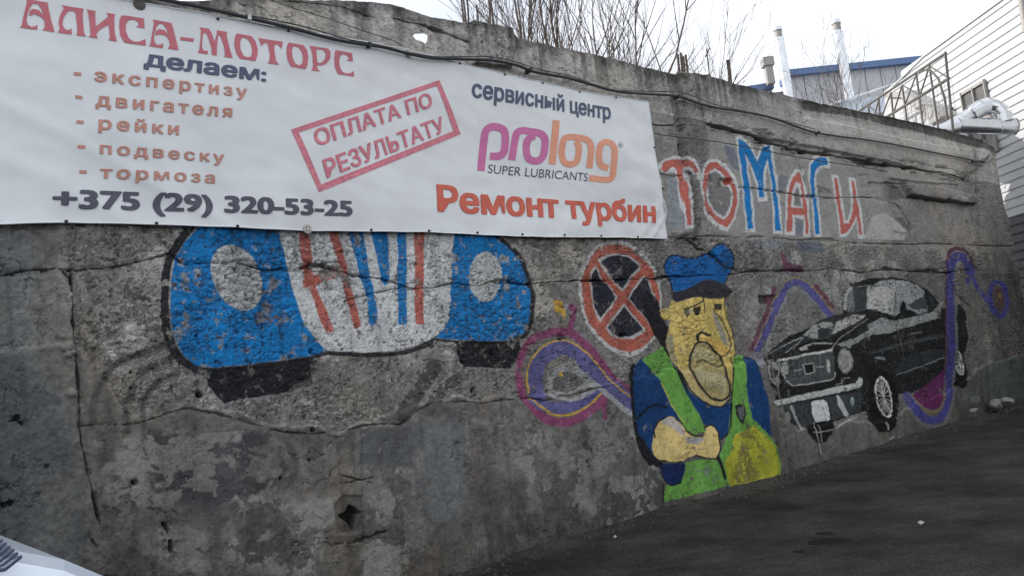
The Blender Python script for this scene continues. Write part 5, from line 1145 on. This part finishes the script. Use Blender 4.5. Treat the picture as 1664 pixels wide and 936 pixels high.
# ducts in front of the wall
dk = empty('ventilation_duct', tuple(sp(1600, 205, 0.9))); tag(dk, 'shiny round metal ventilation duct with an elbow in front of the metal siding', 'duct'); DL = dk.location.copy()
DUCT_D = (sp(1662, 205) - Vector(CAM)).dot(FW) - 0.45
def dp(x, y, o_=0.9): return bp_(x, y, DUCT_D + (0.9 - o_) * 0.6) - DL
ra = 13.2 / F_PX * DUCT_D
pa, pb = dp(1556, 204), dp(1648, 206)
MB().tube([pa, pb], ra, 20).build('horizontal_pipe', M_DUCT, dk, True)
MB().tube([dp(1500, 222), dp(1535, 211), pa], [ra * .8, ra * .92, ra * 1.0], 16).build('reducer', M_DUCT, dk, True)
MB().tube([dp(1540, 208, .7), dp(1590, 178, .7)], ra * 0.85, 20).build('inclined_pipe', M_DUCT, dk, True)
EL = [dp(1578, 186, .70), dp(1594, 176, .74), dp(1607, 172, .78), dp(1619, 175, .84), dp(1628, 184, .9), dp(1632, 198, .9)]
for a, b in zip(EL[:-1], EL[1:]): MB().tube([a, b + (b - a) * .03], [ra * 1.08, ra * 1.1], 20).build('elbow_segment', M_DUCT, dk, True)
for x, y in ((1560, 204), (1622, 205), (1646, 206)):
    a = dp(x, y); MB().tube([a - RT * 0.015, a + RT * 0.015], ra * 1.05, 20).build('pipe_clamp', M_DUCT, dk, True)
MB().tube([dp(1648, 206), dp(1649.5, 206)], ra * 1.08, 20).build('end_cap', M_FRAME, dk, True)
# lattice gantry, parallel with the siding
TO = 2.6
tr = empty('steel_lattice_gantry', tuple(sp(1500, 190, TO))); tag(tr, 'rusty grey steel lattice gantry with wire mesh rising behind the far end of the wall', 'gantry'); TL = tr.location.copy()
def tp(x, y, o_=TO): return sp(x, y, o_) - TL
M_LAT = mat('weathered_lattice_steel', (0.12, 0.115, 0.112), 0.7, 0.3, var=0.3, scale=12)
def member(nm, a, b, r=0.035, n=6): MB().tube([a, b], r, n).build(nm, M_LAT, tr, True)
member('top_chord', tp(1395, 181), tp(1537, 86), .036); member('mid_chord', tp(1420, 203), tp(1542, 127), .040)
member('end_post', tp(1536, 84), tp(1549, 215), .032)
V_ = [(1411, 170, 1416, 215), (1428, 161, 1432, 215), (1448, 150, 1454, 215), (1466, 138, 1477, 220), (1489, 120, 1503, 225), (1510, 106, 1527, 225)]
for a, b, c_, e in V_: member('post', tp(a, b), tp(c_, e), .026)
for a, b, c_, e in ((1411, 171, 1436, 193), (1428, 161, 1418, 200), (1466, 138, 1452, 184), (1448, 150, 1432, 192), (1466, 138, 1495, 155), (1510, 108, 1495, 155), (1512, 108, 1540, 126), (1489, 121, 1470, 172)): member('brace', tp(a, b), tp(c_, e), .022)
MB().tube([tp(1490, 118), tp(1510, 112), tp(1525, 128), tp(1535, 160), tp(1540, 195)], .03, 6).build('curved_bar', M_LAT, tr, True)
ms = MB()
for i in range(14):
    x = 1468 + i * 6; ya = 203 - (x - 1420) * 0.62 + 3; ms.tube([tp(x, ya), tp(x + 8, ya + 60)], .006, 3, False)
for i in range(7):
    ms.tube([tp(1462, 186 + i * 9), tp(1545, 134 + i * 9)], .006, 3, False)
ms.build('wire_mesh', M_LAT, tr)
# grey building with blue eaves, seen square on
BD = 34.0
bb = empty('grey_clad_building', tuple(bp_(1340, 160, BD))); tag(bb, 'low grey clad building with a blue sloping eave behind the wall', 'building'); BL = bb.location.copy()
def bl_(x, y, d_=BD): return bp_(x, y, d_) - BL
def prism(front, depth, nm, m, par, vec=FW):
    n_ = len(front); d = MB(); d.add([tuple(p) for p in front] + [tuple(p + vec * depth) for p in front], [tuple(range(n_)), tuple(range(n_, 2 * n_))[::-1]] + [(i, (i + 1) % n_, n_ + (i + 1) % n_, n_ + i) for i in range(n_)]); return d.build(nm, m, par)
zg = 3.7 - BL.z
A_, B_2, C_2, D_ = bl_(1180, 140), bl_(1266, 126), bl_(1280, 120), bl_(1503, 97)
npan = 9
for i in range(npan):       # vertical cladding panels
    a = C_2.lerp(D_, i / npan); b = C_2.lerp(D_, (i + 1) / npan) - RT * 0.03
    a = a + Vector((0, 0, -.1)); b = b + Vector((0, 0, -.1)); prism([Vector((a.x, a.y, zg)), Vector((b.x, b.y, zg)), b, a], 0.2, 'cladding_panel', M_GREY, bb)
for i in range(4):
    a = A_.lerp(B_2, i / 4) + FW * 1.0 + Vector((0, 0, -.1)); b = A_.lerp(B_2, (i + 1) / 4) + FW * 1.0 - RT * 0.03 + Vector((0, 0, -.1)); prism([Vector((a.x, a.y, zg)), Vector((b.x, b.y, zg)), b, a], 0.2, 'cladding_panel', M_GREY, bb)
b0 = [Vector((A_.x, A_.y, zg)) + FW * 1.25, Vector((D_.x, D_.y, zg)) + FW * 1.25, D_ + FW * 1.25 - Vector((0, 0, .15)), A_ + FW * 1.25 - Vector((0, 0, .15))]; prism(b0, 9, 'wall', M_GREY, bb)
for a, b, o_ in ((A_, B_2, .75), (C_2, D_, -.25)):
    up = Vector((0, 0, 0.26)); prism([a + FW * o_ - up * .6, b + FW * o_ - up * .6, b + FW * o_ + up * .4, a + FW * o_ + up * .4], 1.4, 'blue_eave', M_TRIM, bb)
prism([A_ + FW * 2 + Vector((0, 0, .02)), D_ + FW * 2 + Vector((0, 0, .02)), D_ + FW * 2 + Vector((0, 0, .1)), A_ + FW * 2 + Vector((0, 0, .1))], 8.5, 'roof', M_FRAME, bb)
# chimneys
def chimney(x0, y0, x1, y1, r, dist, label):
    a = bp_(x1, y1, dist); b = bp_(x0, y0, dist); a.z = 3.7
    o = empty('metal_chimney', tuple(a)); tag(o, label, 'chimney', 'tall metal flues behind the wall'); h = (b - a).length; d_ = (b - a)
    ns = 4
    for i in range(ns):
        MB().tube([d_ * (i / ns), d_ * ((i + 1) / ns - 0.006)], r, 18).build('flue_section', M_DUCT, o, True)
        MB().tube([d_ * ((i + 1) / ns - 0.010), d_ * ((i + 1) / ns)], r * 1.06, 18).build('joint_band', M_DUCT, o, True)
    MB().tube([d_ * 1.0, d_ * 1.03], r * 0.8, 18).build('cap', M_FRAME, o, True); MB().tube([d_ * 1.03, d_ * 1.045], r * 0.95, 18).build('rain_cover', M_DUCT, o, True)
chimney(1266, 62, 1281, 150, 0.18, 31, 'shorter shiny metal flue, left of the two tall ones'); chimney(1361, 51, 1380, 160, 0.19, 31, 'taller shiny metal flue, right of the two tall ones')
o = empty('roof_vent', tuple(bp_(1251, 126, 34.5))); tag(o, 'small square grey roof vent just left of the shorter flue', 'vent'); q = bp_(1248, 92, 34.5) - o.location; up = Vector((0, 0, 1))
s_ = 0.022 * 1; wv = 34.5 / F_PX
def vbox(hw, z0, z1, nm): 
    c = [Vector((0, 0, 0)) - RT * hw - FW * hw, RT * hw - FW * hw, RT * hw + FW * hw, -RT * hw + FW * hw]; d = MB(); d.hexa([tuple(p + up * z0) for p in c] + [tuple(p + up * z1) for p in c]); d.build(nm, M_FRAME, o)
vbox(6.0 * wv, -0.3, 19 * wv, 'vent_stack'); vbox(9.0 * wv, 19.5 * wv, 34 * wv, 'vent_cowl')
# low annex roof and canopy between the two buildings
ax = empty('annex_roof', tuple(sp(1480, 175, 4.0))); tag(ax, 'small grey pitched annex roof seen through the lattice gantry', 'shed'); AL = ax.location.copy()
f_ = [sp(x, y, 4.0 - 2.2) - AL for x, y in ((1440, 158), (1466, 156), (1514, 196), (1520, 235), (1430, 235))]; prism(f_, 1.0, 'sheet_wall', M_GREY, ax, SN * -0.3)
f_ = [sp(x, y, 4.0 - 2.1) - AL for x, y in ((1438, 151), (1466, 148), (1533, 188), (1516, 200), (1464, 158), (1438, 158))]; prism(f_, 1.5, 'sheet_roof', mat('dull_grey_roofing', (0.30, 0.30, 0.30), 0.7), ax, SN * -0.3)
cn = empty('curved_canopy', tuple(bp_(1400, 165, 30))); tag(cn, 'pale blue curved canopy just above the wall, right of the taller flue', 'canopy'); CL2 = cn.location.copy()
f_ = [bp_(x, y, 30) - CL2 for x, y in ((1352, 170), (1385, 162), (1420, 157), (1455, 152), (1462, 158), (1455, 178), (1400, 190), (1352, 190))]; prism(f_, 3, 'canopy_sheet', mat('pale_blue_sheet', (0.55, 0.62, 0.70), 0.3), cn)
prism([bp_(x, y, 29.8) - CL2 for x, y in ((1340, 171), (1470, 129), (1471, 131), (1341, 174))], 0.15, 'canopy_rail', M_DUCT, cn)
vb = empty('small_vent_hood', tuple(sp(1520, 192, 0.3))); tag(vb, 'small dark hooded opening on the metal siding above the wall top', 'vent'); VL = vb.location.copy()
prism([sp(x, y, 0.25) - VL for x, y in ((1503, 194), (1537, 174), (1540, 200), (1508, 216))], 0.2, 'hood', M_PANE, vb, SN * -1)
dp_ = MB().tube([sp(1659, -14, .12), sp(1668, 52, .12)], 0.09, 10).build('drainpipe', M_FRAME, None, True); tag(dp_, 'grey pipe crossing the metal siding in the top right corner', 'pipe')

M_BRK = mat('added_shed_wall', (0.30, 0.28, 0.26), 0.9, var=0.2, scale=2)
sd = empty('added_shade_shed', (23.0, 4.2, 0)); tag(sd, 'unseen plain shed added in the alley behind the wall end to shade the siding', 'shed')
d = MB(); d.box((-0.7, -3.2, -.05), (1.45, 2.4, 6.5)); d.build('wall', M_BRK, sd); d = MB(); d.box((-0.8, -3.3, 6.5), (1.55, 2.5, 6.62)); d.build('roof', M_FRAME, sd)  # unseen shed, added only to throw shade on the siding
# ================================================================== BARE SHRUBS
M_BARK = mat('grey_brown_bark', (0.12, 0.092, 0.075), 0.9, var=0.35, scale=8)
def grow(mb, p, d, length, r, depth, rs, spread=0.5, lean=Vector((0, 0, 0))):
    k = max(3, int(length / 0.22)); P = [p.copy()]; q = p.copy(); dd = d.copy()
    for i in range(k):
        dd = (dd + Vector((rs.gauss(0, .07), rs.gauss(0, .07), rs.gauss(0, .05) + 0.03)) + lean * 0.05).normalized(); q = q + dd * (length / k); P.append(q.copy())
        if depth > 0 and i > 0 and rs.random() < 0.76:
            for _ in range(rs.choice((1, 1, 2))):
                side = Vector((rs.gauss(0, 1), rs.gauss(0, 1), rs.gauss(0.15, .5))).normalized(); nd = (dd * (1 - spread * 0.5) + side * spread * 0.8).normalized()
                grow(mb, q, nd, length * rs.uniform(0.25, 0.5) * (1.1 - 0.5 * i / k), max(r * 0.5 * (1 - .5 * i / k), 0.0035), depth - 1, rs, spread, lean)
    n_ = len(P); mb.tube(P, [max(r * (1 - 0.82 * i / (n_ - 1)), 0.003) for i in range(n_)], 5 if r > .012 else 3, False)
def shrub(px, py, y, stems, label, seed, height=3.0, r=0.03, spread=0.5, lean=(0, 0, 0), depth=2, base=3.7, fan=0.35, group='bare shrubs behind the wall', name='bare_shrub'):
    b = Vector(at_y(px, py, y)); b.z = base; o = empty(name, tuple(b)); tag(o, label, 'shrub', group); rs = random.Random(seed)
    for i in range(stems):
        d = Vector((rs.gauss(lean[0], fan), rs.gauss(0, fan * .7), 1)).normalized(); mb = MB()
        grow(mb, Vector((rs.uniform(-.12, .12), rs.uniform(-.12, .12), 0)), d, height * rs.uniform(.75, 1.1), r * rs.uniform(.7, 1.1), depth, rs, spread, Vector(lean)); mb.build('stem', M_BARK, o)
shrub(790, 60, 1.6, 3, 'sparse bare sapling at the left of the row, over the wall step', 3, 3.6, .018, .4, depth=2, fan=.2)
shrub(880, 75, 1.8, 7, 'dense bare shrub left of centre of the row', 5, 4.6, .030, .45, fan=.30)
shrub(955, 90, 2.2, 7, 'tallest, densest bare shrub in the middle of the row', 8, 5.0, .038, .5, fan=.34)
shrub(1030, 110, 1.8, 6, 'bare shrub fanning to the right, just left of the rod cluster', 12, 4.8, .035, .55, (0.34, 0, 0), fan=.36)
shrub(1150, 120, 2.0, 3, 'thin bare sapling right of the rod cluster', 17, 4.4, .018, .45, (0.15, 0, 0))
shrub(1205, 135, 2.6, 1, 'single thin twig by the rusty post', 21, 3.2, .012, .4, (0.1, 0, 0))
shrub(1340, 170, 1.1, 4, 'low bare bush in front of the grey building, left of the taller flue', 27, 3.7, .016, .6, (-0.1, 0, 0), fan=.2, base=3.9)
shrub(1388, 175, 1.2, 6, 'low bare bush in front of the grey building, right of the taller flue', 31, 3.9, .016, .6, (0.1, 0, 0), fan=.2, base=3.9)

shrub(1540, 215, 3.2, 4, 'added bare shrub hidden behind the far end of the wall, throwing twig shadows on the siding', 41, 3.2, .035, .6, (0.1, 0, 0), fan=.25, base=3.7)  # out of view, added for its twig shadows
# ================================================================== WHITE VAN, bottom left corner
M_VAN = mat('white_car_paint', (0.62, 0.70, 0.80), 0.28, var=0.02, scale=1); M_VAN.node_tree.nodes['Principled BSDF'].inputs['Coat Weight'].default_value = 0.5
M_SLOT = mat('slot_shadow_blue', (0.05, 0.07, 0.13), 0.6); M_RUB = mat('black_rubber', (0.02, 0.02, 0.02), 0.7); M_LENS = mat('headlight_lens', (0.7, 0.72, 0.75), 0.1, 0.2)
vn = empty('white_van', (0, 0, 0)); tag(vn, 'white van nose with a slotted vent, cut off in the bottom left corner', 'van')
c1 = at_z(180, 936, 1.10); c2 = at_z(45, 885, 1.10)
xf = (c1[0] + c2[0]) / 2; print('van nose', c1, c2)
yN, yS = c2[1], c1[1] - 0.60          # near the wall / near the viewer
PROF = [(1.05, .35), (1.07, .62), (1.05, .98), (1.0, 1.10), (0.92, 1.175), (0.78, 1.27), (0.52, 1.38), (0.10, 1.46), (-0.55, 2.04), (-1.1, 2.10), (-3.4, 2.10), (-3.75, 1.9), (-3.85, .35)]
PROF = [(a - 1.0, b - 0.035) for a, b in PROF]
def lx(y): return c1[0] + (c2[0] - c1[0]) * (y - c1[1]) / (c2[1] - c1[1])     # slightly skewed nose line
ys = [yS, yS + .08, yS + .25, (yS + yN) / 2, yN - .25, yN - .07, yN]
ins = [.10, .03, 0, 0, 0, .02, .05]
rows_ = []
for y, n_ in zip(ys, ins): rows_.append([(lx(y) + a - n_ * (1 if a > -1 else 0), y, b - (n_ * .5 if b > 0.4 else 0)) for a, b in PROF])
d = MB(); m_ = len(PROF)
d.add([p for r_ in rows_ for p in r_], [(i * m_ + j, (i + 1) * m_ + j, (i + 1) * m_ + (j + 1) % m_, i * m_ + (j + 1) % m_) for i in range(len(ys) - 1) for j in range(m_)] + [tuple(range(m_)), tuple((len(ys) - 1) * m_ + j for j in range(m_))[::-1]])
vb_ = d.build('body', M_VAN, vn)
bv = vb_.modifiers.new('bevel', 'BEVEL'); bv.width = 0.03; bv.segments = 3; bv.limit_method = 'ANGLE'
def bonnet_z(x, y): return float(np.interp(x - lx(y), [q_[0] for q_ in PROF[1:9]][::-1], [q_[1] for q_ in PROF[1:9]][::-1]))
def on_bonnet(px, py):
    d_ = ray((px, py)); t_ = 2.0
    while t_ < 9:
        q = CAM + d_ / np.linalg.norm(d_) * t_
        if q[2] < bonnet_z(q[0], q[1]): break
        t_ += 0.004
    return Vector((q[0], q[1], q[2] + 0.004))
for i in range(6):      # vent slots near the far corner of the bonnet
    s1 = on_bonnet(2 + i * 6.0, 880 + i * 5.5); s0 = on_bonnet(-26 + i * 6.0, 902 + i * 5.5)
    MB().bar(s0, s1, 0.012, 0.008).build('vent_slot', M_SLOT, vn)
ym = (yS + yN) / 2
for y in (yS + .12, yN - .12):
    pass
d = MB(); d.box((lx(ym) - .02, yS + .15, .40), (lx(ym) + .14, yN - .15, .58)); d.build('bumper', M_RUB, vn)
for y in (yS + .22, yN - .22):
    d = MB(); d.box((lx(y) + .0, y - .14, .70), (lx(y) + .085, y + .14, .88)); d.build('headlight', M_LENS, vn)
for x in (-0.75, -3.2):
    for y in (yS + .02, yN - .02):
        wl = MB().tube([(lx(ym) + x, y - .10, .33), (lx(ym) + x, y + .10, .33)], .33, 24).build('wheel', M_RUB, vn); MB().tube([(lx(ym) + x, y - .105, .33), (lx(ym) + x, y + .105, .33)], .19, 16).build('rim', M_DUCT, wl)
